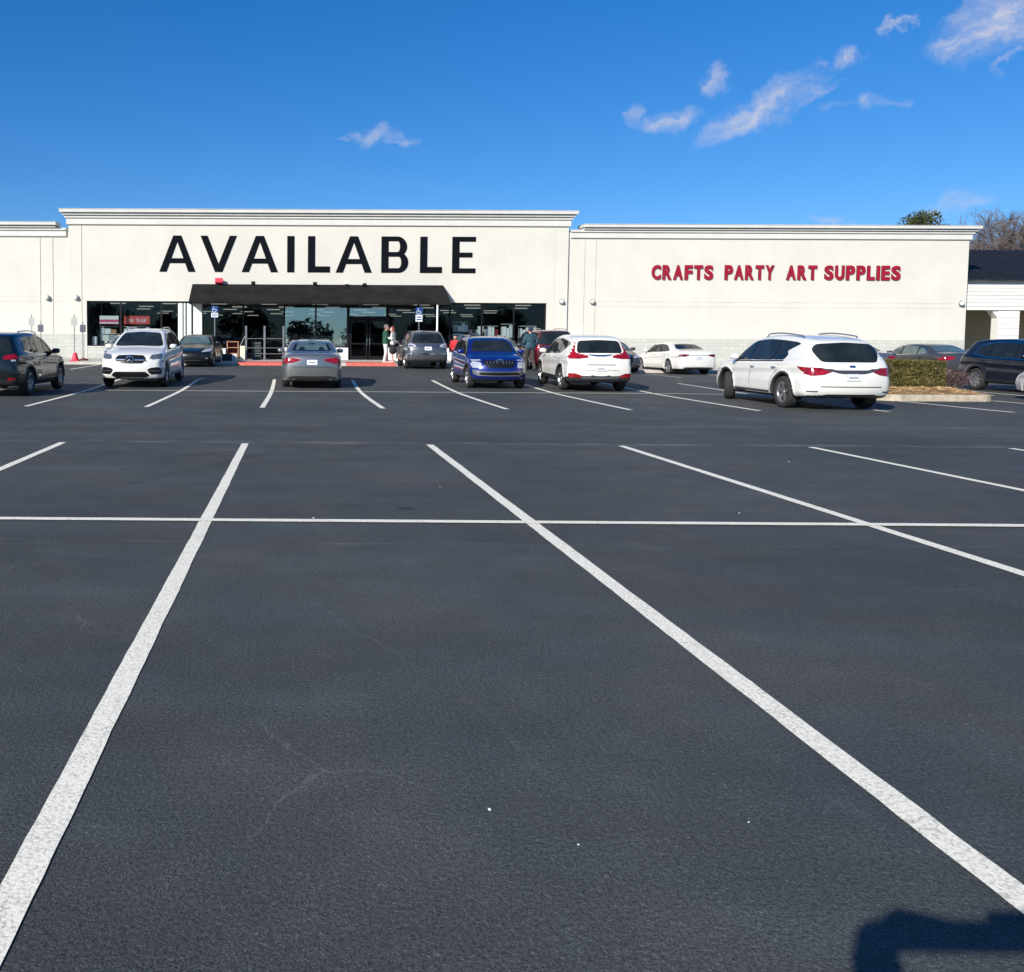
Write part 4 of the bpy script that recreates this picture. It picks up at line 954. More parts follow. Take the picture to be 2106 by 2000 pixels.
# black compact SUV at the left edge
rogue = suv_cfg(key='rogue', clad_r=.46, clear=.24, rimm=M['alloy'], dlo_trim=[(.92, 1.03), (.12, 1.055), (-.86, 1.08), (-1.5, 1.19)], railm=M['chrome'],
  paint=paint('black_green_paint', (.006, .010, .010), .0, .25, .6),
  rear=[('tail_light', [(.50, .98), (.78, .98), (.92, 1.0), (.92, 1.12), (.74, 1.12), (.50, 1.07)], M['tail_red'], 'pair'), ('reflector', rect(.62, .80, .45, .51), M['tail_red'], 'pair', 0), ('fog_lamp', rect(.70, .80, .93, .975), M['lamp_clear'], 'pair', 0)]+PL(.80))
make_car('parked_car', rogue, (-7.95, 22.25+2.32), R(-1.5), 'black sport utility car at the left edge of the lot, seen from its right rear', 'car', group='cars in the parking lot')

# white luxury SUV facing the camera
def star(root, c, bvh):
    hit = bvh.ray_cast(Vector((0, 5, .80)), Vector((0, -1, 0)))[0]; y0 = hit.y+.035; b = MB()
    b.tube([(math.cos(t)*.11, y0, .86+math.sin(t)*.11) for t in np.linspace(0, 2*math.pi, 25)], .013, 6)
    for k in range(3):
        a = math.pi/2+k*2*math.pi/3; b.tube([(0, y0, .86), (math.cos(a)*.105, y0, .86+math.sin(a)*.105)], [.018, .006], 6)
    b.build('emblem', M['chrome'], root)
    b = MB(); b.tube([(-.44, y0-.035, .86), (-.14, y0-.015, .86)], .022, 6); b.tube([(.14, y0-.015, .86), (.44, y0-.035, .86)], .022, 6); b.build('grille_bar', M['chrome'], root)
gle = suv_cfg(key='gle', L=4.90, W=1.95, H=1.78, Rw=.38, af=1.48, ar=-1.48, clad=0, clear=.21, bow_f=.24,
  side=[(-2.25, .26), (-2.42, .34), (-2.46, .60), (-2.44, .95), (-2.33, 1.15), (-2.08, 1.52), (-1.95, 1.66), (-1.5, 1.74), (-.8, 1.775), (-.1, 1.76), (.35, 1.68), (.80, 1.45), (1.12, 1.22), (1.7, 1.14), (2.15, 1.05), (2.36, .92), (2.45, .60), (2.40, .32), (2.25, .24)],
  belt=[(-2.5, 1.18), (-1.2, 1.14), (0, 1.10), (1.1, 1.08), (2.5, 1.0)],
  win=[[(.86, 1.13), (.20, 1.14), (.18, 1.60), (.34, 1.60), (.60, 1.46)], [(.10, 1.145), (-.80, 1.16), (-.80, 1.63), (-.3, 1.64), (.08, 1.61)], [(-.90, 1.165), (-1.55, 1.22), (-1.7, 1.5), (-.90, 1.62)]],
  ws=[(0, 1.25), (.66, 1.23), (.77, 1.26), (.58, 1.64), (0, 1.675)], rw=[(0, 1.2), (.66, 1.2), (.72, 1.24), (.58, 1.58), (0, 1.62)],
  mirror=(.74, 1.16), paint=paint('white_paint', (.62, .63, .62), .0, .35), rails=(-1.5, .2, 0), style=1, spokes=5,
  glassf=M['car_glass'], handlem=M['chrome'],
  front=[('grille', sym([(0, .745), (.36, .75), (.46, .84), (.46, .90), (.38, .985), (0, 1.0)]), M['grille'], 'one'),
         ('headlight', [(.55, .90), (.66, .86), (.86, .885), (.90, .99), (.86, 1.03), (.62, 1.0)], M['lamp_dark'], 'pair'),
         ('air_intake', [(.54, .50), (.62, .42), (.90, .43), (.92, .60), (.80, .64), (.60, .615), (.52, .57)], M['grille'], 'pair', 0), ('intake_trim', [(.56, .53), (.88, .51), (.88, .525), (.56, .545)], M['alloy'], 'pair', 0, .014),
         ('lower_grille', sym([(0, .335), (.50, .34), (.58, .40), (.46, .50), (0, .50)]), M['grille'], 'one'),
         ('skid_plate', sym([(0, .30), (.44, .31), (.46, .345), (0, .35)]), M['chrome'], 'one', 0, .02)],
  rear=[('tail_light', [(.45, .98), (.9, .98), (.9, 1.1), (.5, 1.1)], M['tail_red'], 'pair')], extra=star)
make_car('parked_car', gle, (ax(274.5, 26.1)-.05, 26.1+2.45), math.pi-R(1.5), 'white luxury sport utility car facing the camera at the left', 'car', group='cars in the parking lot')

# blue small SUV facing the camera
def hyu(root, c, bvh):
    b = MB(); hit = bvh.ray_cast(Vector((0, 5, .86)), Vector((0, -1, 0)))[0]; y0 = hit.y+.02
    for s_ in (-1, 1): b.tube([(s_*.055-.03, y0, .80), (s_*.055+.03, y0, .90)], .011, 5)
    b.tube([(-.04, y0, .84), (.04, y0, .865)], .010, 5); b.tube([(math.cos(t)*.115, y0-.005, .85+math.sin(t)*.065) for t in np.linspace(0, 2*math.pi, 21)], .009, 5)
    b.build('emblem', M['chrome'], root)
    for i in range(-4, 5):
        if i == 0: continue
        hit = bvh.ray_cast(Vector((i*.095, 5, .80)), Vector((0, -1, 0)))[0]
        b = MB(); b.box(i*.095-.009, i*.095+.009, hit.y-.01, hit.y+.016, .685, .85); b.build('grille_slat', M['alloy'], root)
venue = suv_cfg(key='venue', h=.026, L=4.04, W=1.78, H=1.57, Rw=.33, af=1.24, ar=-1.28, clear=.2, clad=.34, clad_f=.30, bow_f=.30, pf=.16, k=.15, tumble=.24,
  side=[(-1.86, .25), (-1.98, .34), (-2.02, .60), (-2.0, .90), (-1.92, 1.05), (-1.80, 1.40), (-1.70, 1.50), (-1.3, 1.555), (-.6, 1.575), (0, 1.57), (.42, 1.50), (.78, 1.26), (1.02, 1.09), (1.5, 1.02), (1.80, .93), (1.96, .78), (2.02, .5), (1.95, .28), (1.8, .22)],
  belt=[(-2.1, 1.08), (-1, 1.04), (0, 1.0), (1.0, .98), (2.1, .93)],
  win=[[(.86, 1.02), (.16, 1.03), (.14, 1.42), (.38, 1.42), (.6, 1.30)], [(.06, 1.035), (-.78, 1.05), (-.78, 1.44), (-.3, 1.45), (.04, 1.43)], [(-.86, 1.06), (-1.4, 1.12), (-1.36, 1.36), (-.86, 1.43)]],
  ws=[(0, 1.13), (.60, 1.115), (.69, 1.14), (.53, 1.455), (0, 1.475)], rw=[(0, 1.08), (.6, 1.08), (.64, 1.12), (.55, 1.40), (0, 1.42)],
  mirror=(.66, 1.05), handles=[(-.02, .92), (-1.0, .95)], paint=paint('blue_paint', (.008, .016, .17), .35, .25), rails=(-1.2, .25, 0), railm=M['chrome'],
  seams=[[(.85, .4), (.9, .7), (.85, 1.0)], [(.12, .4), (.12, 1.0)], [(-.80, .4), (-.85, .7), (-1.0, .85), (-1.05, 1.0)]],
  front=[('grille', sym([(0, .645), (.34, .65), (.42, .70), (.50, .84), (.46, .875), (0, .885)]), M['grille'], 'one', 1, .006),
         ('headlight', [(.52, .66), (.78, .64), (.84, .76), (.78, .84), (.56, .82)], M['lamp_clear'], 'pair'),
         ('turn_signal', [(.54, .865), (.80, .85), (.82, .89), (.57, .90)], M['lamp_clear'], 'pair', 0),
         ('bumper_trim', sym([(0, .40), (.62, .41), (.78, .46), (.80, .60), (.70, .585), (.60, .545), (0, .535)]), M['alloy'], 'one'),
         ('lower_grille', sym([(0, .43), (.58, .44), (.64, .49), (.56, .52), (0, .515)]), M['grille'], 'one', 1, .014)],
  rear=[('tail_light', [(.5, .9), (.8, .9), (.8, 1.03), (.5, 1.03)], M['tail_red'], 'pair')], extra=hyu, rimm=M['alloy'])
make_car('parked_car', venue, (ax(1029, 26.5), 26.5+2.0), math.pi, 'small bright blue sport utility car facing the camera', 'car', group='cars in the parking lot')

# white crossover with L-shaped red lamps, seen from behind
crv = suv_cfg(key='crv', L=4.60, W=1.90, H=1.70, clad=.42, clad_r=.50, pr=.05, rtaper=.06, paint=paint('white_paint', (.62, .63, .62), .0, .35), rails=None,
  cladm=M['black_plastic'],
  win=[[(.92, 1.05), (.22, 1.07), (.20, 1.52), (.36, 1.51), (.62, 1.38)], [(.12, 1.075), (-.80, 1.10), (-.80, 1.545), (-.3, 1.555), (.10, 1.53)], [(-.88, 1.10), (-1.10, 1.13), (-1.72, 1.40), (-1.60, 1.46), (-.88, 1.53)]],
  rw=[(0, 1.15), (.60, 1.15), (.655, 1.20), (.585, 1.50), (0, 1.53)],
  rear=[('tail_light', [(.34, 1.02), (.60, .98), (.90, .98), (.92, 1.12), (.80, 1.28), (.70, 1.46), (.645, 1.46), (.70, 1.20), (.62, 1.10), (.36, 1.085)], M['tail_red'], 'pair', 0),
        ('chrome_strip', sym([(0, 1.05), (.12, 1.05), (.34, 1.09), (.34, 1.115), (.12, 1.10), (0, 1.10)]), M['chrome'], 'one', 0),
        ('trunk_recess', [(-.52, .66), (.52, .66), (.38, .80), (-.38, .80)], M['white_paint'], 'one', 0, .02), ('trunk_seam', rect(-.40, .40, .80, .822), M['seam'], 'one', 0, .012),
        ('reflector', [(.55, .44), (.88, .44), (.90, .56), (.72, .56), (.55, .50)], M['tail_red'], 'pair', 0), ('skid_plate', sym([(0, .40), (.50, .41), (.56, .45), (0, .455)]), M['alloy'], 'one', 0)]+PL(.625, .15),
  sides=[('tail_light', [(-2.24, .985), (-1.98, 1.02), (-2.02, 1.10), (-2.10, 1.16), (-2.24, 1.16)], M['tail_red'], 0)])
make_car('parked_car', crv, (ax(1231, 25.7)+.14, 25.55+2.28), R(-3.2), 'white crossover with tall red L-shaped tail lamps beside the blue car', 'car', group='cars in the parking lot')

# large white three-row SUV
qx = suv_cfg(key='qx', h=.026, L=5.05, W=2.02, H=1.74, Rw=.375, af=1.47, ar=-1.43, clear=.2, clad=.31, clad_r=.38, k=.15, bow_r=.2, pr=.11, tumble=.34, rtaper=.15,
  side=[(-2.30, .26), (-2.48, .36), (-2.53, .60), (-2.51, .90), (-2.44, 1.05), (-2.20, 1.42), (-2.08, 1.58), (-1.7, 1.66), (-.9, 1.73), (-.1, 1.735), (.45, 1.64), (.95, 1.38), (1.25, 1.18), (1.8, 1.10), (2.25, .98), (2.45, .80), (2.52, .50), (2.45, .28), (2.3, .22)],
  belt=[(-2.6, 1.16), (-1.5, 1.12), (0, 1.07), (1.2, 1.03), (2.6, .95)],
  win=[[(1.05, 1.07), (.22, 1.09), (.20, 1.58), (.42, 1.56), (.74, 1.40)], [(.13, 1.095), (-.82, 1.115), (-.82, 1.60), (-.3, 1.615), (.11, 1.59)], [(-.90, 1.12), (-1.36, 1.135), (-1.43, 1.25), (-1.30, 1.34), (-1.68, 1.505), (-1.55, 1.545), (-.90, 1.595)]],
  dlo_trim=[(1.02, 1.045), (.2, 1.065), (-.9, 1.095), (-1.38, 1.11)], trimm=M['black_metal'],
  ws=[(0, 1.22), (.68, 1.2), (.78, 1.23), (.58, 1.60), (0, 1.63)], rw=[(0, 1.10), (.57, 1.10), (.63, 1.14), (.715, 1.32), (.69, 1.42), (.60, 1.51), (0, 1.545)],
  mirror=(.86, 1.10), handles=[(.02, .93), (-1.02, .95)], handlem=M['chrome'], mirrorm=paint('white_paint', (0, 0, 0)),
  paint=paint('white_paint', (0, 0, 0)), rails=(-1.65, .15, 0), railx=.60, railm=M['alloy'], glass=M['car_glass'],
  seams=[[(1.0, .40), (1.08, .7), (1.02, 1.03)], [(.17, .38), (.17, 1.08)], [(-.84, .40), (-.90, .7), (-1.12, .88), (-1.25, 1.1)], [(1.0, .36), (.1, .34), (-.85, .37)]],
  sides=[('side_trim', rect(-.80, .95, .33, .375), M['dark_alloy'], 0), ('tail_light', [(-2.46, .82), (-2.30, .83), (-2.15, .90), (-1.98, 1.0), (-2.2, .99), (-2.46, .97)], M['tail_red'], 0)],
  rear=[('tail_light', [(.36, .935), (.48, .87), (.62, .815), (.84, .79), (.95, .84), (.97, .97), (.80, .955), (.55, .945)], M['tail_red'], 'pair', 0),
        ('chrome_bar', sym([(0, .825), (.30, .855), (.62, .94), (.62, .965), (.3, .925), (0, .925)]), M['dark_alloy'], 'one', 0, .014),
        ('trunk_seam', rect(-.66, .66, .545, .562), M['seam'], 'one', 0, .008), ('bumper_insert', sym([(0, .24), (.72, .25), (.66, .34), (.52, .385), (0, .385)]), M['black_plastic'], 'one', 1),
        ('reflector', rect(.70, .90, .43, .455), M['dark_alloy'], 'pair', 0),
        ('exhaust_pipe', rect(.68, .84, .24, .31), M['chrome'], 'pair', 1, .02)]+PL(.69, .155)+[('emblem', rect(-.07, .07, .985, 1.03), M['chrome'], 'one', 1, .016)],
  front=[('headlight', [(.55, .8), (.9, .8), (.9, .95), (.6, .9)], M['lamp_clear'], 'pair')], rimm=M['alloy'], spokes=5, tw=.24, rim=.25)
make_car('parked_car', qx, (12.50, 19.6+2.52), R(-2.0), 'large white three-row sport utility car in the right foreground, front wheels turned', 'car', steer=R(-27), group='cars in the parking lot')

# white saloon by the wall
maz = sedan_cfg(key='altima', paint=paint('white_paint', (0, 0, 0)), glass=M['car_glass'], rear=[('tail_light', [(.42, .86), (.62, .80), (.86, .80), (.88, .89), (.70, .92), (.44, .90)], M['tail_dark'], 'pair'), ('chrome_strip', rect(-.42, .42, .865, .885), M['dark_alloy'], 'one', 0), ('bumper_insert', sym([(0, .26), (.66, .27), (.60, .33), (0, .34)]), M['black_plastic'], 'one', 1)]+PL(.68), front=[('headlight', [(.45, .66), (.86, .70), (.84, .82), (.60, .76)], M['lamp_clear'], 'pair')])
make_car('parked_car', maz, (ax(1430, 39.5)-.1, 39.2+2.42), R(3), 'white saloon seen from behind in front of the blank right wall', 'car', group='cars in the parking lot')

def sedan_front(color, key='altima', **k):
    d = dict(key=key, paint=color, front=[('headlight', [(.42, .66), (.86, .70), (.86, .84), (.60, .79)], M['lamp_clear'], 'pair'), ('grille', sym([(0, .40), (.34, .42), (.46, .70), (.40, .76), (0, .77)]), M['grille'], 'one'), ('chrome_strip', sym([(0, .71), (.30, .71), (.40, .76), (.38, .785), (0, .775)]), M['chrome'], 'one', 0, .016), ('air_intake', [(.55, .30), (.82, .33), (.80, .46), (.62, .42)], M['grille'], 'pair'), ('fog_lamp', rect(.62, .74, .37, .41), M['lamp_clear'], 'pair', 0, .016), ('lower_trim', sym([(0, .27), (.42, .275), (.44, .30), (0, .30)]), M['chrome'], 'one', 0, .02)],
      rear=[('tail_light', [(.36, .86), (.62, .78), (.86, .76), (.88, .90), (.70, .945), (.48, .92)], M['tail_red'], 'pair'), ('chrome_strip', rect(-.36, .36, .90, .925), M['chrome'], 'one', 0, .012), ('bumper_insert', sym([(0, .26), (.66, .27), (.60, .36), (0, .37)]), M['black_plastic'], 'one', 1)]+PL(.72))
    d.update(k); return sedan_cfg(**d)
make_car('parked_car', sedan_front(paint('black_paint', (.01, .012, .013), .2, .25), glassf=M['car_glass_light']), (ax(402, 39.6), 38.6+2.42), math.pi-R(2), 'black saloon facing the camera between the white car and the entrance', 'car', group='cars in the parking lot')
make_car('parked_car', sedan_front(paint('silver_paint', (0, 0, 0)), glassf=M['car_glass_light']), (ax(252, 38.5), 38.3+2.42), math.pi, 'silver car mostly hidden behind the white luxury car at the left', 'car', group='cars in the parking lot')
make_car('parked_car', sedan_front(paint('grey_green_paint', (.07, .085, .085), .5, .3), glassf=M['car_glass_light']), (ax(1018, 37.6)+.35, 37.2+2.42), math.pi, 'grey saloon mostly hidden behind the blue car', 'car', group='cars in the parking lot')
make_car('parked_car', sedan_front(paint('graphite_paint', (.06, .06, .062), .3, .35, .5), glassf=M['car_glass_light']), (ax(1280, 38.6), 38.4+2.42), math.pi, 'dark grey saloon facing the camera, half hidden by the white crossover', 'car', group='cars in the parking lot')
make_car('parked_car', sedan_front(paint('graphite_paint', (0, 0, 0)), glass=M['car_glass_light'], dlo_trim=[(.9, .95), (0, .975), (-.8, 1.0), (-1.38, 1.04), (-1.15, 1.24), (-.7, 1.36), (-.2, 1.385), (.3, 1.36)]), (27.35, 36.0+2.42), 0, 'dark grey saloon behind the hedge at the right', 'car', group='cars in the parking lot')
make_car('parked_car', sedan_front(paint('silver_paint', (0, 0, 0)), glass=M['car_glass_light']), (24.45, 37.0+2.42), 0, 'silver saloon mostly hidden behind the large white car and the hedge', 'car', group='cars in the parking lot')
# grey SUV rear
gsuv = suv_cfg(key='suv', paint=paint('grey_paint', (.15, .15, .15), .7, .3), clad=.36, clad_r=.42, rails=None,
  rear=[('tail_light', [(.50, .96), (.80, .94), (.92, .98), (.90, 1.12), (.74, 1.12), (.52, 1.05)], M['lamp_clear'], 'pair'), ('tail_lens', [(.62, .99), (.9, .99), (.89, 1.03), (.66, 1.03)], M['tail_dark'], 'pair', 0, .014), ('chrome_strip', rect(-.5, .5, .99, 1.015), M['chrome'], 'one', 0), ('bumper_trim', sym([(0, .64), (.86, .65), (.86, .69), (0, .68)]), M['chrome'], 'one', 0), ('wiper', rect(-.30, .05, 1.17, 1.19), M['black_plastic'], 'one', 0, .02)]+PL(.82))
make_car('parked_car', gsuv, (ax(878, 37.9), 37.6+2.3), 0, 'grey sport utility car seen from behind beside the entrance couple', 'car', group='cars in the parking lot')
# dark red van
van = suv_cfg(key='van', L=4.9, W=1.96, H=1.78, Rw=.34, af=1.5, ar=-1.45, clad=0, clear=.2, tumble=.22, railm=M['chrome'], rails=(-1.9, .3, 0),
  side=[(-2.25, .22), (-2.42, .32), (-2.45, .6), (-2.43, .95), (-2.38, 1.10), (-2.25, 1.55), (-2.15, 1.70), (-1.7, 1.76), (-.8, 1.785), (.1, 1.77), (.75, 1.62), (1.35, 1.25), (1.6, 1.10), (2.0, .98), (2.32, .82), (2.42, .55), (2.38, .28), (2.2, .2)],
  win=[[(1.2, 1.06), (.22, 1.07), (.20, 1.62), (.5, 1.6), (.85, 1.42)], [(.12, 1.075), (-.98, 1.09), (-.98, 1.65), (.10, 1.64)], [(-1.06, 1.09), (-2.0, 1.12), (-2.02, 1.55), (-1.06, 1.64)]],
  ws=[(0, 1.2), (.7, 1.18), (.8, 1.2), (.62, 1.62), (0, 1.66)], rw=[(0, 1.12), (.76, 1.12), (.80, 1.17), (.70, 1.62), (0, 1.655)],
  paint=paint('dark_red_paint', (.085, .005, .009), .3, .25), mirror=(1.0, 1.1),
  rear=[('tail_light', [(.72, .86), (.93, .86), (.93, 1.10), (.80, 1.10), (.72, 1.02)], M['tail_red'], 'pair'), ('chrome_strip', rect(-.55, .55, 1.0, 1.03), M['chrome'], 'one', 0)]+PL(.82))
make_car('parked_car', van, (ax(1144, 38.3), 38.2+2.45), 0, 'dark red minivan with roof rails behind the white crossover', 'car', group='cars in the parking lot')
# navy SUV at right and its neighbours
navy = suv_cfg(key='suv', paint=paint('navy_paint', (.003, .004, .012), .0, .3, .45), clad=.30, clad_r=.34, rails=None, dlo_trim=[(.95, 1.02), (.1, 1.055), (-.9, 1.08), (-1.5, 1.19), (-1.42, 1.44), (-.8, 1.565), (0, 1.57), (.45, 1.51), (.75, 1.36)],
  sides=[('tail_light', [(-2.28, .98), (-1.95, 1.0), (-1.95, 1.12), (-2.22, 1.13)], M['tail_red'])], rimm=M['alloy'], spokes=8,
  front=[('headlight', [(.55, .8), (.9, .8), (.9, .92), (.6, .9)], M['lamp_clear'], 'pair'), ('grille', sym([(0, .6), (.42, .62), (.42, .86), (0, .88)]), M['grille'], 'one')])
make_car('parked_car', navy, (22.3+.93, 25.35+2.32), math.pi, 'navy sport utility car side-on behind the purple shrub at the right edge', 'car', group='cars in the parking lot')
make_car('parked_car', suv_cfg(key='suv', paint=paint('navy_grey_paint', (.02, .03, .06), .3, .25), rails=None, rear=[('tail_light', [(.5, .98), (.92, .98), (.9, 1.1), (.5, 1.08)], M['tail_red'], 'pair')]), (31.1, 36.5+2.3), 0, 'dark blue car whose roof shows beyond the navy car at the right edge', 'car', group='cars in the parking lot')
make_car('parked_car', sedan_front(paint('pale_grey_paint', (.45, .45, .44), .2, .35)), (20.1+.92, 25.0-2.43), 0, 'pale grey car cut off by the right edge of the photo', 'car', group='cars in the parking lot')
print('cars done')

# ------------------------------------------------------------------ street furniture
def pole_sign(px, pytop, pybase, plate, pm, Y, lab, group, extra=None, w=.29, h=.37):
    p = at(px, pybase, Y); top = at(px, pytop, Y).z; g = gz(p.x, Y)+.14
    r = tag(empty('parking_sign', (p.x, Y, g)), lab, 'sign', group)
    b = MB(); b.box(-.022, .022, -.012, .012, 0, top-g); b.build('post', M['steel'], r)
    zc = at(px, plate, Y).z-g
    b = MB(); b.box(-w/2, w/2, -.02, -.0125, zc-h/2, zc+h/2); pl = b.build('sign_plate', pm, r, bevel=.002)
    return r, pl, zc
pole_sign(66, 647, 741, 662, M['sign_grey'], 42.2, 'pale grey sign on a tall post left of the tan wall joint', None)
pole_sign(84.5, 660, 741, 675.5, M['sign_slate'], 44.5, 'slate sign on a short post near the black car at the left edge', None)
r, pl, zc = pole_sign(153.5, 647.5, 744, 662, M['sign_grey'], 42.0, 'pale grey sign on a tall post rising from a red cone', None)
pole_sign(171, 662, 741, 676, M['sign_slate'], 43.4, 'slate sign on a post beside the left shopfront window', None)
c_ = at(154.5, 744, 42.0)
b = MB(); g = gz(c_.x, 42)+.14
b.lathe([(.20, 0), (.20, .05), (.17, .055), (.10, .36), (.07, .40), (.045, .41)], 20, T=Matrix.Translation((c_.x, 42, g))); b.box(c_.x-.21, c_.x+.21, 41.79, 42.21, g, g+.045)
o = b.build('sign_cone', M['red_cone'], smooth=False); tag(o, 'red plastic cone base around the tall sign post at the left', 'cone')
b = MB(); c2 = at(172, 741, 43.4); b.lathe([(.24, 0), (.24, .05), (.10, .10), (.03, .12)], 18, T=Matrix.Translation((c2.x+.0, 43.4, gz(c2.x, 43.4)+.14))); o = b.build('post_base', M['red_return']); tag(o, 'dark red rubber base at the foot of the slate sign beside the window', 'sign base')
def access_sign(px, ytop, ymid, ybot, Y, lab, lower):
    p = at(px, ybot, Y); g = gz(p.x, Y)+.14; r = tag(empty('accessible_parking_sign', (p.x, Y, g)), lab, 'sign', 'blue accessible parking signs')
    zt_ = at(px, ytop, Y).z-g; zm = at(px, ymid, Y).z-g; zb_ = at(px, ybot, Y).z-g
    b = MB(); b.box(-.022, .022, -.01, .012, 0, zt_); b.build('post', M['steel'], r)
    b = MB(); b.box(-.16, .16, -.022, -.0125, zm, zt_); s_ = b.build('sign_plate', M['sign_blue'], r, bevel=.002)
    # wheelchair mark: head, torso, seat and wheel
    b = MB(); k = (zt_-zm)/.45; y_ = -.026
    b.tube([(-.03, y_, zm+.36*k), (-.03, y_, zm+.385*k)], .028, 10); b.tube([(-.03, y_, zm+.33*k), (-.03, y_, zm+.20*k), (.06, y_, zm+.20*k), (.10, y_, zm+.08*k)], .014, 6)
    b.tube([(.0+math.cos(t)*.085-.02, y_, zm+.14*k+math.sin(t)*.085) for t in np.linspace(1.9, 5.9, 14)], .012, 6); b.build('wheelchair_symbol', M['sign_white'], s_)
    b = MB(); b.box(-.16, .16, -.022, -.0125, zb_, zm-.02); q = b.build('lower_plate', lower, r, bevel=.002)
    b = MB()
    for i in range(2): b.box(-.12, .12, -.026, -.023, zb_+(zm-zb_)*(.2+.35*i), zb_+(zm-zb_)*(.36+.35*i))
    b.build('plate_mark', M['sign_blue'], q)
access_sign(441.5, 630, 643, 653, 41.9, 'blue wheelchair parking sign in front of the left end of the awning', M['sign_white'])
access_sign(861.5, 633, 647, 662, 41.9, 'blue wheelchair parking sign above the grey car by the doors', M['sign_white'])
# pole beside the right end of the awning
b = MB(); p = at(899, 680, 45.8); b.tube([(p.x, 45.8, .54), (p.x, 45.8, zb-.11)], .045, 12); b.tube([(p.x, 45.8, .55), (p.x, 45.8, 1.5)], .07, 12)
tag(b.build('awning_post', M['white_box'], smooth=True), 'slim white post holding the right part of the awning', 'post')
# door rail / cart corral in front of the entrance
cr_ = tag(empty('cart_rail', (bx(545), 46.3, .55)), 'grey steel cart rail with three posts in front of the entrance glass', 'railing')
def crp(b, n, m):
    o = b.build(n, m, cr_); o.matrix_parent_inverse = Matrix.Translation(-cr_.location)
for px in (506, 544, 583):
    b = MB(); X = bx(px, 700, 46.3); b.box(X-.05, X+.05, 46.25, 46.35, .55, at(px, 671, 46.3).z); crp(b, 'post', M['steel'])
for py in (697, 716, 728):
    b = MB(); z = at(545, py, 46.3).z; b.tube([(bx(506, 700, 46.3), 46.24, z), (bx(583, 700, 46.3), 46.24, z)], .018, 8); crp(b, 'rail', M['steel'])
b = MB(); b.tube([at(494, 711, 46.1), at(505, 690, 46.3)], .018, 6); crp(b, 'diagonal_stay', M['steel'])
# stacked baskets between the posts
for px, lab in ((528, 'stack of green grey shopping baskets behind the cart rail'),):
    r = tag(empty('shopping_baskets', (bx(px, 700, 46.9), 46.9, .55)), lab, 'baskets')
    for i in range(7):
        b = MB(); b.prism([(-.20, 0), (.20, 0), (.25, .17), (-.25, .17)], 'y', -.17, .17, T=Matrix.Translation((0, 0, i*.13))); b.build('basket', mat('basket_green', (.05, .07, .065), .5) if i == 0 else bpy.data.materials['basket_green'], r)
# display shelf, boxes outside / inside the glass
def shelf(px0, px1, py0, py1, Y, lab):
    a = at(px0, py1, Y); c = at(px1, py0, Y); w = c.x-a.x; hgt = c.z-a.z; z0 = gz(a.x, Y)+.15
    r = tag(empty('display_shelf', (a.x+w/2, Y, z0)), lab, 'shelf'); hgt = c.z-z0
    for s_ in (-1, 1):
        b = MB(); b.box(s_*(w/2-.02)-.02, s_*(w/2-.02)+.02, -.2, .2, 0, hgt); b.build('side_panel', M['wood'], r)
    for k in (.05, .36, .66, .96):
        b = MB(); b.box(-w/2+.04, w/2-.04, -.2, .2, hgt*k-.015, hgt*k+.015); b.build('shelf_board', M['wood'], r)
    b = MB(); b.box(-w/2, w/2, .201, .215, 0, hgt); b.build('back_panel', M['red_return'], r)
    return r, w, hgt, z0
shelf(467, 491, 702, 742, 45.3, 'open wooden display shelf standing left of the cart rail')
def carton(px, pyb, Y, w, h, d, m, lab, rz=0, cat='box', group=None, name='merchandise_box', z=None):
    p = at(px, pyb, Y); zz = p.z if z is None else z; b = MB(); b.box(-w/2, w/2, -d/2, d/2, 0, h); b.box(-w/2-.004, w/2+.004, -d/2-.004, d/2+.004, h*.86, h+.003)
    o = b.build(name, m, bevel=.004); o.location = (p.x, Y, zz); o.rotation_euler[2] = rz; tag(o, lab, cat, group)
    return o
carton(455, 735, 45.0, .45, .62, .4, M['white_box'], 'white carton standing left of the wooden shelf', .1, z=.55)
carton(479, 742, 44.7, .42, .34, .3, M['white_box'], 'white carton on the ground in front of the wooden shelf', -.1, z=.545)
carton(499, 742, 45.2, .26, .75, .3, mat('cream_box', (.70, .66, .52), .6), 'narrow cream carton between the wooden shelf and cart rail', 0, z=.55)
carton(461, 741, 44.2, .8, .35, .5, M['black_plastic'], 'low dark grey crate on the walkway beside the black saloon', .05, z=.545)
# window displays standing on the sill inside the glass
cols = [M['white_box'], mat('pale_box', (.62, .66, .64), .6), mat('pink_box', (.70, .40, .38), .6), M['wood'], mat('maroon_box', (.20, .02, .03), .6), mat('grey_box', (.35, .38, .38), .6)]
def display(px0, px1, ytop, Y, rows, lab, seed):
    random.seed(seed); a = at(px0, 712, Y); c = at(px1, 712, Y); w = c.x-a.x; r = tag(empty('window_display', (a.x+w/2, Y, .53)), lab, 'display')
    b = MB(); b.box(-w/2, w/2, -.25, .25, 0, .62); b.build('display_table', M['white_box'], r)
    zt_ = at((px0+px1)/2, ytop-(9 if px0 > 900 else 3), Y).z-.53
    for row in range(rows):
        x = -w/2+.02
        while x < w/2-.12:
            ww = random.uniform(.12, .34); hh = (zt_-.62)/rows*random.uniform(.55, .95); z0 = .62+(zt_-.62)/rows*row
            b = MB(); b.box(x, min(x+ww, w/2), -.2, .15, z0, z0+hh); b.build('packet', random.choice(cols[:1]*7+cols[:2]*2+cols[2:]), r); x += ww+.02
        b = MB(); b.box(-w/2, w/2, -.22, .22, .62+(zt_-.62)/rows*(row+1)-.02, .62+(zt_-.62)/rows*(row+1)); b.build('shelf_board', M['white_box'], r)
display(588, 615, 697, FY+.75, 2, 'white display of packets behind the glass left of the silver car roof', 3)
display(617, 648, 694, FY+.8, 2, 'white display of packets inside the window behind the silver car', 4)
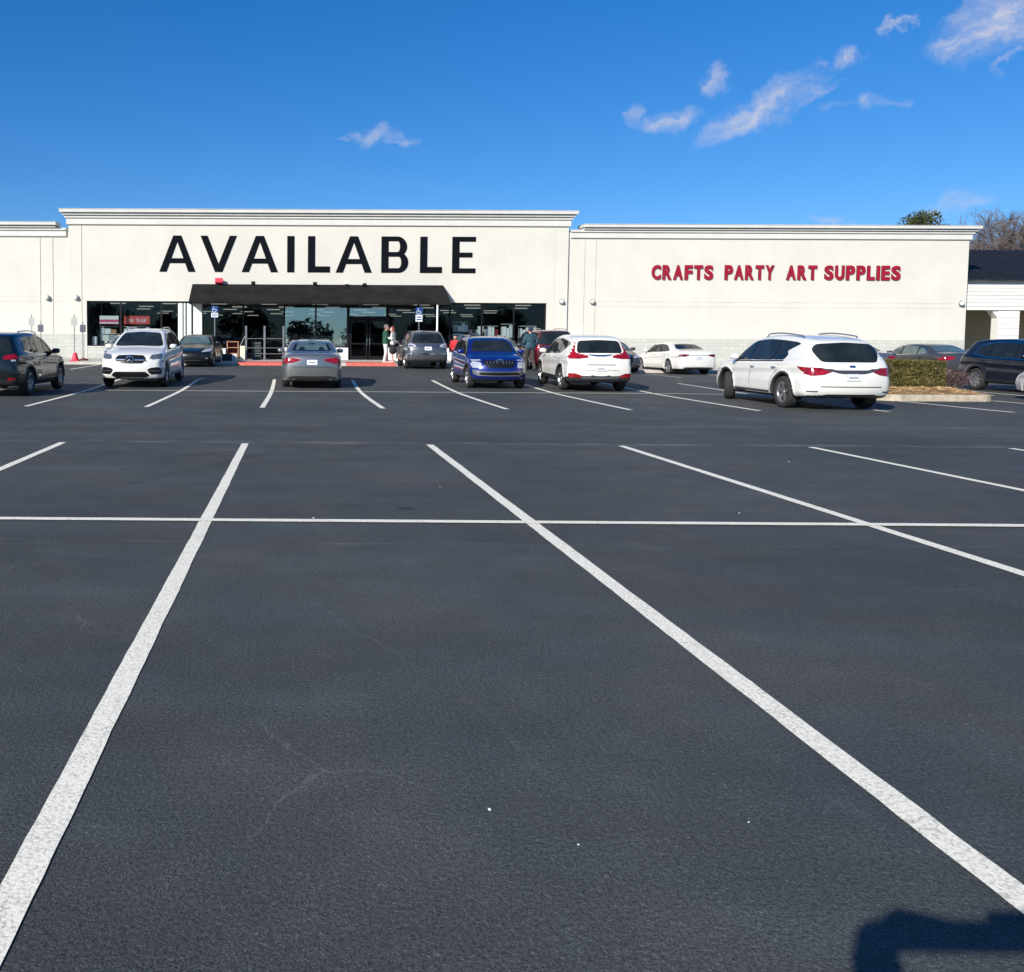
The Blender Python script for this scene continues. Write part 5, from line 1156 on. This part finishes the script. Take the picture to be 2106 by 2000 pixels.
display(654, 682, 695, FY+.75, 2, 'white display of packets inside the window right of the mullion', 5)
display(686, 714, 693, FY+.8, 2, 'wood and white display inside the window just left of the doors', 6)
display(930, 960, 672, FY+.8, 3, 'pale boxes piled inside the window right of the grey car', 8)
display(962, 990, 688, FY+.75, 2, 'grey framed display inside the window above the blue car', 9)
display(996, 1022, 680, FY+.8, 2, 'pale green goods inside the window above the blue car', 10)
display(1030, 1056, 676, FY+.8, 2, 'white goods stacked inside the window left of the red van', 11)
display(1066, 1100, 680, FY+.9, 2, 'brown shelf of goods inside the rightmost window', 12)
carton(988, 680, FY+1.2, .28, .55, .25, M['white_box'], 'tall white box standing on the goods inside the window above the blue car', z=at(988, 692, FY+1.2).z)
carton(647, 697, FY+.6, .11, 1.0, .1, M['white_box'], 'narrow white roll standing inside the window behind the silver car', z=at(647, 703, FY+.6).z)
# banners and goods in the left window
def banner(px0, px1, y0, y1, m, txt, lab, Y=FY+.55):
    a = at(px0, y1, Y); c = at(px1, y0, Y); r = tag(empty('hanging_banner', ((a.x+c.x)/2, Y, c.z)), lab, 'banner')
    b = MB(); b.box(a.x, c.x, Y-.01, Y+.01, a.z, c.z); o = b.build('banner_panel', m, r); o.matrix_parent_inverse = Matrix.Translation(-r.location)
    for X in (a.x+.1, c.x-.1):
        b = MB(); b.tube([(X, Y, c.z), (X, Y, IZ)], .008, 5); o2 = b.build('hanging_wire', M['steel'], r); o2.matrix_parent_inverse = Matrix.Translation(-r.location)
    if txt:
        H_ = c.z-a.z; W_ = c.x-a.x; x = a.x+W_*.12; cw = W_*.76/len(txt)
        for ch in txt:
            if ch != ' ':
                t_ = text_mesh(ch, x, x+cw*(.45 if ch in 'ri' else .85), a.z+H_*.25, a.z+H_*(.72 if ch.isupper() or ch in 'dkp' else .60), Y-.012, .012, M['white_box'], M['white_box'], o, name='banner_letter')
                t_.matrix_parent_inverse = (Matrix.Translation(-r.location)).copy(); t_.parent = o; t_.matrix_parent_inverse = Matrix.Identity(4)
            x += cw
    return r, a, c
banner(255, 308, 650.5, 667, mat('red_banner', (.62, .05, .04), .5), 'Order Pickup', 'red banner with white Order Pickup lettering in the left window')
r, a, c = banner(205, 244, 650, 667, mat('pink_banner', (.62, .07, .20), .5), None, 'pink and white striped banner in the left window')
b = MB(); b.box(a.x, c.x, FY+.53, FY+.538, a.z+(c.z-a.z)*.55, c.z); b.box(a.x, c.x, FY+.53, FY+.538, a.z+.03, a.z+.1); o = b.build('white_band', M['white_box'], r); o.matrix_parent_inverse = Matrix.Translation(-r.location)
display(207, 245, 675, FY+1.0, 3, 'white goods on shelves below the pink banner', 21)
display(256, 308, 675, FY+1.0, 3, 'white goods on shelves below the red banner', 22)
carton(195, 710, FY+.5, .24, .5, .2, M['white_box'], 'white carton in the lower left corner of the left window', z=WZB+.02)
# aisle shelving inside, seen dimly
for i, px in enumerate((345, 470, 540, 610, 690, 880, 950, 1010, 1080)):
    r = tag(empty('shop_shelving', (at(px, 700, FY+5+i % 3*3).x, FY+5+i % 3*3, .53)), ['tall dim shelving aisle deep inside the left window', 'dim shelving aisle behind the blue wheelchair sign', 'dim shelving aisle behind the cart rail', 'dim shelving aisle above the silver car roof', 'dim shelving aisle left of the doors', 'dim shelving aisle above the grey car', 'dim shelving aisle right of the white awning post', 'dim shelving aisle inside above the blue car', 'dim shelving aisle inside the rightmost panes'][i], 'shelving', 'shelving aisles inside the store')
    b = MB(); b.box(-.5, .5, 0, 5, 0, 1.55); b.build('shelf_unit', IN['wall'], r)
    random.seed(40+i)
    b = MB()
    for q in range(4):
        for k in range(7):
            if random.random() < .75: b.box(-.48+k*.137, -.37+k*.137, -.2, -.002, .1+q*.38, .1+q*.38+random.uniform(.12, .28), random.choice(cols))
    b.build('goods', None, r)

# ------------------------------------------------------------------ people
def person(root, segs, name, m, h=.012, k=.03, infl=0.):
    P = np.array([p for s in segs for p in s[:2]]); rm = max(max(s[2], s[3]) for s in segs)+infl
    lo = P.min(0)-rm-.04; hi = P.max(0)+rm+.04; n = np.ceil((hi-lo)/h).astype(int)+1
    F = np.full(n, 1., np.float32)
    for (a, b_, r0, r1) in segs:
        a = np.array(a, float); b_ = np.array(b_, float); rr = max(r0, r1)+infl+.07
        i0 = np.maximum(((np.minimum(a, b_)-rr-lo)/h).astype(int), 0); i1 = np.minimum(((np.maximum(a, b_)+rr-lo)/h).astype(int)+2, n)
        g = np.stack(np.meshgrid(*[lo[q]+np.arange(i0[q], i1[q])*h for q in range(3)], indexing='ij'), -1)
        ba = b_-a; t = np.clip(((g-a)@ba)/(ba@ba+1e-9), 0, 1); d = np.linalg.norm(g-a-t[..., None]*ba, axis=-1)-(r0+(r1-r0)*t)-infl
        s = tuple(slice(i0[q], i1[q]) for q in range(3)); F[s] = smin(F[s], d, k)
    V, Q = surfnets(F, lo, h); return mesh_obj(name, V, Q, m, root)
skin = mat('skin', (.50, .27, .19), .5, var=.08, scale=8); skin2 = mat('skin_pale', (.58, .36, .28), .5, var=.08, scale=8)
def figure(loc, rz, H, sk, hairm, topm, legm, shoem, label, pose, hair='short', cat='person', scale_top=1., skirt=None, sleeve=True, group=None):
    """local: +Y forward, +X right, origin at the feet; pose gives hand/elbow/foot targets"""
    r = tag(empty('person', loc, rz), label, cat, group); s = H/1.78
    S = lambda p: (p[0]*s, p[1]*s, p[2]*s)
    hip = [pose.get('hipL', (-.095, 0, .93)), pose.get('hipR', (.095, 0, .93))]
    knee = [pose.get('kneeL', (-.10, .03, .50)), pose.get('kneeR', (.10, .03, .50))]; ank = [pose.get('ankL', (-.11, 0, .08)), pose.get('ankR', (.11, 0, .08))]
    sho = [(-.185, .0, 1.43), (.185, .0, 1.43)]; elb = [pose['elbL'], pose['elbR']]; han = [pose['hanL'], pose['hanR']]
    headt = pose.get('head', (0, .03, 1.64)); neck = (0, .005, 1.47)
    hx, hy, hz = headt
    head = [((hx, hy-.015, hz+.035), (hx, hy-.005, hz+.03), .093, .093), ((hx, hy+.015, hz-.02), (hx, hy+.035, hz-.065), .072, .048), ((hx, hy+.09, hz+.0), (hx, hy+.108, hz-.025), .012, .016),
            ((hx-.083, hy-.005, hz), (hx-.083, hy-.005, hz-.03), .016, .012), ((hx+.083, hy-.005, hz), (hx+.083, hy-.005, hz-.03), .016, .012), ((hx-.022, hy+.082, hz-.052), (hx+.022, hy+.082, hz-.052), .011, .011), (neck, (hx, hy-.01, hz-.05), .056, .054)]
    torso = [((-.10, 0, .96), (.10, 0, .96), .115, .115), ((-.07, 0, 1.08), (.07, 0, 1.08), .105, .105), ((-.09, .01, 1.26), (.09, .01, 1.26), .118, .118), ((-.14, -.005, 1.39), (.14, -.005, 1.39), .075, .075), ((0, 0, 1.0), (0, 0, 1.40), .12, .10)]
    legs = []; arms = []; hands = []; feet = []
    for i in range(2):
        legs += [(hip[i], knee[i], .092, .058), (knee[i], ank[i], .056, .036)]
        a = Vector(ank[i]); d = pose.get('toe', (0, 1, 0)); feet += [(tuple(a+Vector((0, -.03, -.03))), tuple(a+Vector((d[0]*.17, d[1]*.17, -.045))), .042, .032)]
        arms += [(sho[i], elb[i], .052, .040), (elb[i], han[i], .040, .027)]
        e, hnd = Vector(elb[i]), Vector(han[i]); d = (hnd-e).normalized(); side = d.cross(Vector((0, 0, 1)));  side = side.normalized() if side.length > .1 else Vector((0, 1, 0)); up = side.cross(d)
        pc = hnd+d*.05; hands += [(tuple(hnd), tuple(pc), .026, .030), (tuple(pc-side*.022), tuple(pc+side*.022), .019, .019)]
        for j, (o_, l_) in enumerate(((-.030, .060), (-.010, .072), (.010, .068), (.029, .052))):
            b0 = pc+side*o_+d*.02; m_ = b0+d*l_*.55-up*.008; e_ = m_+d*l_*.4-up*.022; hands += [(tuple(b0), tuple(m_), .0105, .010), (tuple(m_), tuple(e_), .010, .009)]
        t0 = hnd+d*.02+side*(-.028 if i else .028); hands += [(tuple(t0), tuple(t0+d*.045+side*(-.03 if i else .03)-up*.015), .012, .010)]
    sc_ = lambda L_: [(S(a), S(b_), r0*s, r1*s) for a, b_, r0, r1 in L_]
    person(r, sc_(head+torso+legs+arms+hands+feet), 'body', sk, h=.0115, k=.028)
    person(r, sc_(torso+([q for q in arms] if sleeve else arms[0::2])), 'top', topm, h=.018, k=.05, infl=.017)
    if skirt: person(r, sc_([((-.07, 0, 1.0), (-.09, 0, .60), .11, .17), ((.07, 0, 1.0), (.09, 0, .60), .11, .17)]), 'skirt', skirt, h=.018, k=.06, infl=.012)
    else: person(r, sc_([((-.08, 0, .97), (.08, 0, .97), .11, .11)]+[(a, (b_[0], b_[1], max(b_[2], .1)), r0+.008, r1+.02) for a, b_, r0, r1 in legs]), 'trousers', legm, h=.018, k=.03, infl=.01)
    person(r, sc_(feet), 'shoes', shoem, h=.012, k=.02, infl=.012)
    hs = [((hx, hy-.035, hz+.055), (hx, hy-.045, hz+.03), .092, .09), ((hx, hy+.03, hz+.10), (hx, hy-.03, hz+.09), .04, .06)]
    if hair == 'long': hs += [((hx-.05, hy-.06, hz+.02), (hx-.06, hy-.08, hz-.18), .055, .05), ((hx+.05, hy-.06, hz+.02), (hx+.06, hy-.08, hz-.18), .055, .05), ((hx, hy-.07, hz), (hx, hy-.10, hz-.2), .06, .05)]
    person(r, sc_(hs), 'hair', hairm, h=.012, k=.03, infl=.006)
    b = MB()
    for e_ in (-.032, .032):
        bm_ = Matrix.Translation(S((hx+e_, hy+.078, hz+.012))); b.lathe([(.0, -.009), (.008, -.004), (.009, .0), (.008, .004), (0, .009)], 8, T=bm_)
    b.build('eyes', mat('eye_dark', (.02, .015, .012), .2) if 'eye_dark' not in bpy.data.materials else bpy.data.materials['eye_dark'], r)
    return r, s
green = mat('green_wool', (.010, .075, .035), .9, var=.2, scale=20); white_cloth = mat('white_cloth', (.62, .61, .58), .9, var=.1, scale=10); dark_cloth = mat('dark_cloth', (.015, .013, .016), .9)
PY = 42.1; pz = gz(4, 41)+.14
man = figure((ax(792, PY), PY, pz), R(-90), 1.84, skin, mat('grey_hair', (.16, .13, .12), .8), green, white_cloth, mat('pale_shoe', (.5, .45, .42), .6), 'man in green sweater and white trousers facing the woman by the doors',
  dict(elbL=(-.25, .05, 1.17), hanL=(-.20, .28, 1.10), elbR=(.25, .02, 1.15), hanR=(.22, .22, 1.02), head=(0, .06, 1.63), kneeL=(-.10, .06, .50), ankL=(-.11, .10, .08), ankR=(.11, -.06, .08)))
woman = figure((ax(807, PY), PY-.1, pz), R(80), 1.74, skin2, mat('auburn_hair', (.16, .03, .025), .7), white_cloth, dark_cloth, mat('pink_shoe', (.65, .35, .33), .6), 'woman in white top and dark skirt holding a white bag near the doors',
  dict(elbL=(-.26, .03, 1.18), hanL=(-.20, .25, 1.22), elbR=(.27, -.03, 1.17), hanR=(.27, .0, .90), head=(0, .05, 1.64)), hair='long', skirt=dark_cloth)
grey_j = mat('grey_jacket', (.16, .17, .16), .9)
person(woman[0], [((-.19, -.06, 1.42), (-.20, -.08, 1.0), .075, .08), ((.19, -.06, 1.42), (.20, -.08, 1.0), .075, .08), ((-.1, -.1, 1.36), (.1, -.1, 1.36), .07, .07), ((-.1, -.1, 1.05), (.1, -.1, 1.05), .08, .08), ((.19, -.02, 1.40), (.27, -.03, 1.15), .066, .052), ((-.19, -.02, 1.40), (-.26, .03, 1.16), .066, .052)], 'jacket', grey_j, h=.018, k=.06)
b = MB(); px_ = ax(820, PY); b.prism([(-.17, 0), (.17, 0), (.14, .30), (-.14, .30)], 'y', -.05, .05); b.tube([(-.08, 0, .30), (-.06, 0, .42), (.06, 0, .42), (.08, 0, .30)], .008, 6)
o = b.build('shopping_bag', M['white_box'], bevel=.006); o.location = (px_+.02, PY-.38, pz+.50); tag(o, 'white shopping bag hanging from the hand of the woman', 'bag')
teal = mat('teal_coat', (.025, .07, .095), .85, var=.2, scale=10); brown = mat('brown_trousers', (.05, .042, .035), .9)
figure((ax(1088, 37.0), 36.9, gz(9.8, 37)), R(15), 1.85, skin, mat('navy_cap', (.02, .025, .06), .8), teal, brown, dark_cloth, 'person in teal coat walking between the blue car and the white crossover',
  dict(elbL=(-.29, .0, 1.16), hanL=(-.26, .12, .95), elbR=(.29, -.05, 1.17), hanR=(.27, .08, .96), kneeL=(-.10, .14, .52), ankL=(-.11, .12, .09), kneeR=(.10, -.02, .50), ankR=(.10, -.22, .10)))
redtop = mat('red_jacket', (.50, .02, .025), .8); denim = mat('denim', (.05, .07, .12), .9)
figure((ax(934, 38.6), 38.4, gz(7, 38.4)), R(160), 1.48, skin, mat('black_hair', (.012, .01, .01), .6), redtop, denim, white_cloth, 'person in red jacket between the grey car and the blue car',
  dict(elbL=(-.27, .02, 1.16), hanL=(-.24, .2, 1.0), elbR=(.27, .0, 1.16), hanR=(.25, .16, .98)))
# the photographer, standing behind the phone: only the shadow reaches the picture
phc = mat('photographer_coat', (.03, .035, .05), .8)
ph, ps = figure((.03, -.46, 0), R(0), 1.74, skin, bpy.data.materials['black_hair'], phc, denim, dark_cloth, 'person in dark coat taking the photograph, arms raised round a phone',
  dict(elbL=(-.37, .34, 1.10), hanL=(-.31, .44, 1.345), elbR=(.33, .34, 1.20), hanR=(.30, .44, 1.46), head=(0, .05, 1.62)))
b = MB(); b.box(-.012, .150, -.032, -.024, -.042, .034); o = b.build('phone', M['black_plastic'], bevel=.003); o.location = (0, 0, CAM_H); tag(o, 'black smartphone held up by the photographer', 'phone')
b = MB(); b.tube([(-.30, -.06, 1.46), (-.24, -.05, 1.478), (-.1, -.06, 1.468), (.1, -.06, 1.468), (.30, -.05, 1.475), (.34, -.06, 1.46)], [.035, .05, .036, .036, .05, .035], 10); o = b.build('shadow_bar', M['black_plastic'], smooth=True); tag(o, 'unseen bar added behind the smartphone to shape the shadow of the photographer', 'shadow bar')  # unseen bar, added and thickened to give the shadow its horizontal band

# ------------------------------------------------------------------ planting
def leafmat(name, c1, c2, rough=.6):
    m = mat(name, c1, rough, col2=c2, scale=3.2, spec=.3); nt = m.node_tree
    oi = nt.nodes.new('ShaderNodeNewGeometry'); b = nt.nodes['Principled BSDF']
    hv = nt.nodes.new('ShaderNodeHueSaturation'); src = b.inputs['Base Color'].links[0].from_socket
    mr = nt.nodes.new('ShaderNodeMapRange'); nt.links.new(oi.outputs['Random Per Island'], mr.inputs[0]); mr.inputs[3].default_value = .55; mr.inputs[4].default_value = 1.5
    nt.links.new(mr.outputs[0], hv.inputs['Value']); nt.links.new(src, hv.inputs['Color']); nt.links.new(hv.outputs[0], b.inputs['Base Color']); return m
def leaves(b, pts, size, flat=0.):
    for p in pts:
        n_ = Vector(np.random.normal(size=3)); n_.z += flat; n_.normalize(); u = n_.orthogonal().normalized(); u = Matrix.Rotation(random.random()*6.28, 3, n_) @ u; v = n_.cross(u); s = size*random.uniform(.6, 1.3); p = Vector(p)
        b.add([p-u*s, p-v*s*.45, p+u*s, p+v*s*.45], [(0, 1, 2, 3)])
np.random.seed(11); random.seed(11)
# island with kerb
IX0, IX1, IY0, IY1 = 15.5, 18.75, 23.35, 28.6
def isl(x, y): return gz(x, y)
pts = []
rr_ = .55
for cx_, cy_, a0 in ((IX1-rr_, IY0+rr_, -90), (IX1-rr_, IY1-rr_, 0), (IX0+rr_, IY1-rr_, 90), (IX0+rr_, IY0+rr_, 180)):
    for k in range(7): a = R(a0+15*k); pts.append((cx_+rr_*math.cos(a), cy_+rr_*math.sin(a)))
mx_, my_ = (IX0+IX1)/2, (IY0+IY1)/2
b = MB(); n = len(pts); vs = []
for (x, y) in pts:
    d = Vector((mx_-x, my_-y)).normalized()*.17; g = isl(x, y)
    vs += [(x, y, g-.03), (x+d.x*.1, y+d.y*.1, g+.15), (x+d.x*.25, y+d.y*.25, g+.17), (x+d.x, y+d.y, g+.17), (x+d.x, y+d.y, g)]
b.add(vs, [(5*i+k, 5*((i+1) % n)+k, 5*((i+1) % n)+k+1, 5*i+k+1) for i in range(n) for k in range(4)])
kb = b.build('kerb', M['kerb']); kb['kind'] = 'structure'
b = MB(); nn = 16; vs = []
for j in range(nn+1):
    for i in range(nn+1):
        x = IX0+.12+(IX1-IX0-.24)*i/nn; y = IY0+.12+(IY1-IY0-.24)*j/nn; u = min(i, nn-i)/nn*2; v = min(j, nn-j)/nn*2
        vs.append((x, y, isl(x, y)+.12+.17*min(1, min(u, v)*2.2)+random.uniform(-.012, .012)*(0 < i < nn and 0 < j < nn)))
b.add(vs, [(j*(nn+1)+i, j*(nn+1)+i+1, (j+1)*(nn+1)+i+1, (j+1)*(nn+1)+i) for j in range(nn) for i in range(nn)])
o = b.build('planting_bed', mat('mulch', (.16, .075, .032), .95, col2=(.36, .24, .12), scale=14, bump=.8, bscale=60)); o['kind'] = 'structure'
def bedz(x, y): return isl(x, y)+.27
b = MB()
for _ in range(5200):
    x = random.uniform(IX0+.15, IX1-.15); y = random.uniform(IY0+.18, IY1-.2); a = random.uniform(0, 6.28); l = random.uniform(.05, .11)
    e = min(x-IX0, IX1-x, y-IY0, IY1-y); z = isl(x, y)+.13+.17*min(1, max(0, e-.12)/.6)+random.uniform(0, .03); dx, dy = math.cos(a)*l, math.sin(a)*l
    b.add([(x-dx, y-dy, z), (x+dx, y+dy, z+random.uniform(-.01, .03)), (x+dx-dy*.06, y+dy+dx*.06, z+.006)], [(0, 1, 2)])
o = b.build('pine_straw', leafmat('straw', (.30, .17, .075), (.48, .34, .17), .8)); tag(o, 'fallen pine straw and dry leaves covering the island', 'leaf litter', kind='stuff')
# clipped hedge
hx0, hx1 = ax(1829, 24.6, 790), ax(1938, 24.6, 790); hy0, hy1 = 24.5, 27.2; hz0 = bedz(17, 25)-.05; hz1 = at(1880, 742.5, 24.5).z
hd = tag(empty('clipped_hedge', ((hx0+hx1)/2, (hy0+hy1)/2, hz0)), 'square clipped green hedge on the island right of the large white car', 'hedge')
hx1 = min(hx1, IX1-.15)
P = []
for _ in range(16000):
    x, y, z = random.uniform(hx0, hx1), random.uniform(hy0, hy1), random.uniform(hz0+.05, hz1)
    f_ = random.random()
    if f_ < .40: y = hy0+abs(random.gauss(0, .05))+.04*math.sin(x*9)+.02*math.sin(z*23)
    elif f_ < .68: z = hz1-abs(random.gauss(0, .03))+.02*math.sin(x*7+y*5)
    elif f_ < .80: x = hx0+abs(random.gauss(0, .04))
    elif f_ < .92: x = hx1-abs(random.gauss(0, .04))
    P.append((x, y, z))
b = MB(); leaves(b, P, .030); o = b.build('foliage', leafmat('hedge_leaf', (.065, .068, .016), (.17, .135, .045), .5), hd); o.matrix_parent_inverse = Matrix.Translation(-hd.location)
b = MB()
for _ in range(60):
    x, y = random.uniform(hx0+.1, hx1-.1), random.uniform(hy0+.1, hy1-.1); b.tube([(x, y, hz0), (x+random.uniform(-.15, .15), y+random.uniform(-.15, .15), hz1-.08)], .011, 4, cap=False)
o = b.build('stems', mat('bark', (.09, .065, .045), .9, var=.3), hd); o.matrix_parent_inverse = Matrix.Translation(-hd.location)
# purple shrub
sx0, sx1 = ax(1930, 26.3, 795), ax(2003, 26.3, 795); scx = (sx0+sx1)/2
sh = tag(empty('purple_shrub', (scx, 26.6, bedz(18, 26)-.1)), 'sparse purple brown shrub right of the clipped hedge', 'shrub')
P = []
for _ in range(2600):
    d = np.random.normal(size=3); d /= np.linalg.norm(d); rr = random.random()**.4; P.append((scx+d[0]*rr*(sx1-sx0)*.55, 26.6+d[1]*rr*.5, sh.location.z+.30+d[2]*rr*.30))
b = MB(); leaves(b, [p for p in P if p[2] > sh.location.z], .026); o = b.build('foliage', leafmat('purple_leaf', (.07, .03, .035), (.17, .11, .10), .7), sh); o.matrix_parent_inverse = Matrix.Translation(-sh.location)
b = MB()
for _ in range(60):
    a = random.uniform(0, 6.28); q = random.uniform(.15, .5); b.tube([(scx, 26.6, sh.location.z), (scx+math.cos(a)*q*.5, 26.6+math.sin(a)*q*.3, sh.location.z+.3), (scx+math.cos(a)*q, 26.6+math.sin(a)*q*.7, sh.location.z+.5)], [.012, .008, .003], 4, cap=False)
o = b.build('stems', bpy.data.materials['bark'], sh); o.matrix_parent_inverse = Matrix.Translation(-sh.location)

# trees
bark_grey = mat('bark_grey', (.13, .105, .09), .9, var=.3, scale=4)
twigm = mat('twig', (.085, .066, .058), .9, col2=(.15, .12, .105), scale=.6)
def bare_tree(loc, H, lab, seed, spread=.42):
    random.seed(seed); r = tag(empty('bare_tree', loc), lab, 'tree', 'leafless trees beyond the arcade')
    b1 = MB(); b2 = MB()
    def grow(p, d, l, rad, lev):
        pts = [p]; rs = [rad]; q = p.copy(); dd = d.copy()
        for i in range(3):
            dd = (dd+Vector((random.gauss(0, .12), random.gauss(0, .12), .05))).normalized(); q = q+dd*l/3; pts.append(q.copy()); rs.append(rad*(1-.13*(i+1)))
        (b1 if lev < 3 else b2).tube(pts, [max(q_, .016) for q_ in rs], 6 if lev < 2 else 3, cap=False)
        if lev >= 5:
            for _ in range(9):
                t_ = (dd+Vector(np.random.normal(size=3))*.55).normalized()*random.uniform(.35, .9); w_ = t_.orthogonal().normalized()*.012; o0 = pts[random.choice((1, 2, 3))]
                b2.add([o0-w_, o0+w_, o0+t_], [(0, 1, 2)])
        if lev >= 7: return
        for k in range(3 if lev < 3 else (2 if lev < 6 else 3)):
            ang = random.uniform(.3, .75); az_ = random.uniform(0, 6.28); o_ = dd.orthogonal().normalized(); o_ = Matrix.Rotation(az_, 3, dd) @ o_
            nd = (dd*math.cos(ang)+o_*math.sin(ang)*1.1); nd.z = nd.z*.8+.12
            grow(pts[random.choice((2, 3, 3))], nd.normalized(), l*random.uniform(.66, .86), rad*(.62 if lev < 4 else .72), lev+1)
    grow(Vector((0, 0, 0)), Vector((0, 0, 1)), H*.27, H*.018, 0)
    b1.build('trunk', bark_grey, r); b2.build('crown', twigm, r)
    return r
trees = [(2035, 90, 12.3), (2100, 94, 14.2), (2010, 86, 10.8), (2064, 76, 11.2), (2018, 78, 10.2), (2050, 84, 11.5), (2085, 80, 12.6), (2118, 86, 13.6), (1990, 92, 10.0), (2150, 78, 13.2), (2070, 98, 13.2)]
labs = ['slim leafless tree behind the left end of the dark arcade roof', 'far tall leafless tree near the right edge above the dark arcade roof', 'leafless tree behind the store corner and the roof edge', 'nearest leafless tree above the middle of the dark arcade roof', 'leafless tree just right of the store roof corner', 'leafless brown tree above the left part of the dark arcade roof', 'tall leafless tree above the dark arcade roof', 'tallest leafless tree at the right edge of the photo', 'leafless tree half hidden behind the store corner', 'leafless tree at the far right beyond the edge', 'far leafless tree filling the gap above the arcade roof']
for i, ((px, Y, H_), lb) in enumerate(zip(trees, labs)): bare_tree((at(px, 500, Y).x, Y, .2), H_*1.12, lb, 60+i)
def leafy_tree(loc, H, cr_r, lab, seed, m, name='evergreen_tree', group=None, n=9000, size=.16, cz=.72):
    random.seed(seed); np.random.seed(seed); r = tag(empty(name, loc), lab, 'tree', group)
    b = MB(); b.tube([(0, 0, 0), (.1, 0, H*.35), (0, .1, H*.8)], [H*.022, H*.016, H*.005], 8)
    clumps = []
    for _ in range(26):
        d = np.random.normal(size=3); d /= np.linalg.norm(d); q = Vector((d[0]*cr_r*.78, d[1]*cr_r*.78, H*cz+d[2]*H*(1-cz)*.78)); clumps.append((q, random.uniform(.22, .42)*cr_r)); b.tube([(0, 0, H*.45), tuple(q)], [H*.008, H*.002], 4, cap=False)
    b.build('trunk', bark_grey, r); P = []
    for _ in range(n):
        q, rad = random.choice(clumps); d = np.random.normal(size=3); d /= np.linalg.norm(d); P.append(q+Vector(d)*rad*random.random()**.35*Vector((1, 1, 1)).x)
    b = MB(); leaves(b, P, size, .4); b.build('crown', m, r); return r
everg = leafmat('evergreen_leaf', (.030, .040, .014), (.09, .095, .035), .6)
t_ = at(1901, 445, 72); leafy_tree((t_.x, 72, .2), t_.z+.2, (at(1950, 455, 72).x-at(1850, 455, 72).x)/2*1.3, 'dark evergreen crown showing above the right cornice', 5, everg, size=.13)
t_ = at(2030, 512, 66); leafy_tree((t_.x, 66, .2), t_.z, 1.6, 'small green treetop just above the dark arcade roof', 6, leafmat('olive_leaf', (.05, .06, .02), (.10, .11, .04)), n=3000, size=.10)
# trees across the road behind the camera: mirrored in the shopfront and the cars
back = leafmat('far_leaf', (.025, .035, .015), (.06, .07, .03))
for i, (x, y, H_, cr) in enumerate(((-60, -96, 9, 6), (-44, -104, 10, 7), (-28, -100, 8, 6), (-12, -108, 8.5, 7), (3, -102, 6.5, 5), (16, -106, 6, 5.5), (30, -100, 7, 6), (46, -104, 9, 7), (64, -94, 9, 6), (-78, -90, 9, 6))):
    leafy_tree((x, y, 0), H_, cr, 'evergreen tree of the row across the road behind the photographer', 80+i, back, group='trees behind the photographer', n=3000, size=.42, cz=.55)

# ------------------------------------------------------------------ litter on the asphalt
random.seed(99)
for (px, py, s_, lab) in ((645, 1067, .030, 'white paper scrap just above the cross line'), (1007, 1668, .022, 'white scrap in the middle foreground'), (1190, 1740, .012, 'pale pebble near the bottom of the photo'), (905, 1003, .022, 'white pebble above the cross line left of the long stripe'), (1520, 1057, .03, 'pale scrap just above the cross line at the right'), (1622, 951, .035, 'pale scrap in the far right bay'), (750, 395, 0, ''), (1540, 1694, .013, 'pale yellow pebble near the shadow'), ):
    if s_ == 0: continue
    d = ray(px, py); k = -CAM_H/d.z; p = Vector((d.x*k, d.y*k, .003))
    bm = bmesh.new(); bmesh.ops.create_icosphere(bm, subdivisions=1, radius=1)
    for v in bm.verts: v.co = Vector((v.co.x*s_*.34*random.uniform(.7, 1.2), v.co.y*s_*.34*random.uniform(.6, 1.1), (v.co.z*.35+.3)*s_*.34*random.uniform(.7, 1.1)))
    me = bpy.data.meshes.new('litter'); bm.to_mesh(me); bm.free(); me.materials.append(M['white_box']); o = bpy.data.objects.new('litter', me); COL.objects.link(o); o.location = p; tag(o, lab, 'litter', 'specks of litter on the asphalt')
print('objects', len(bpy.data.objects))
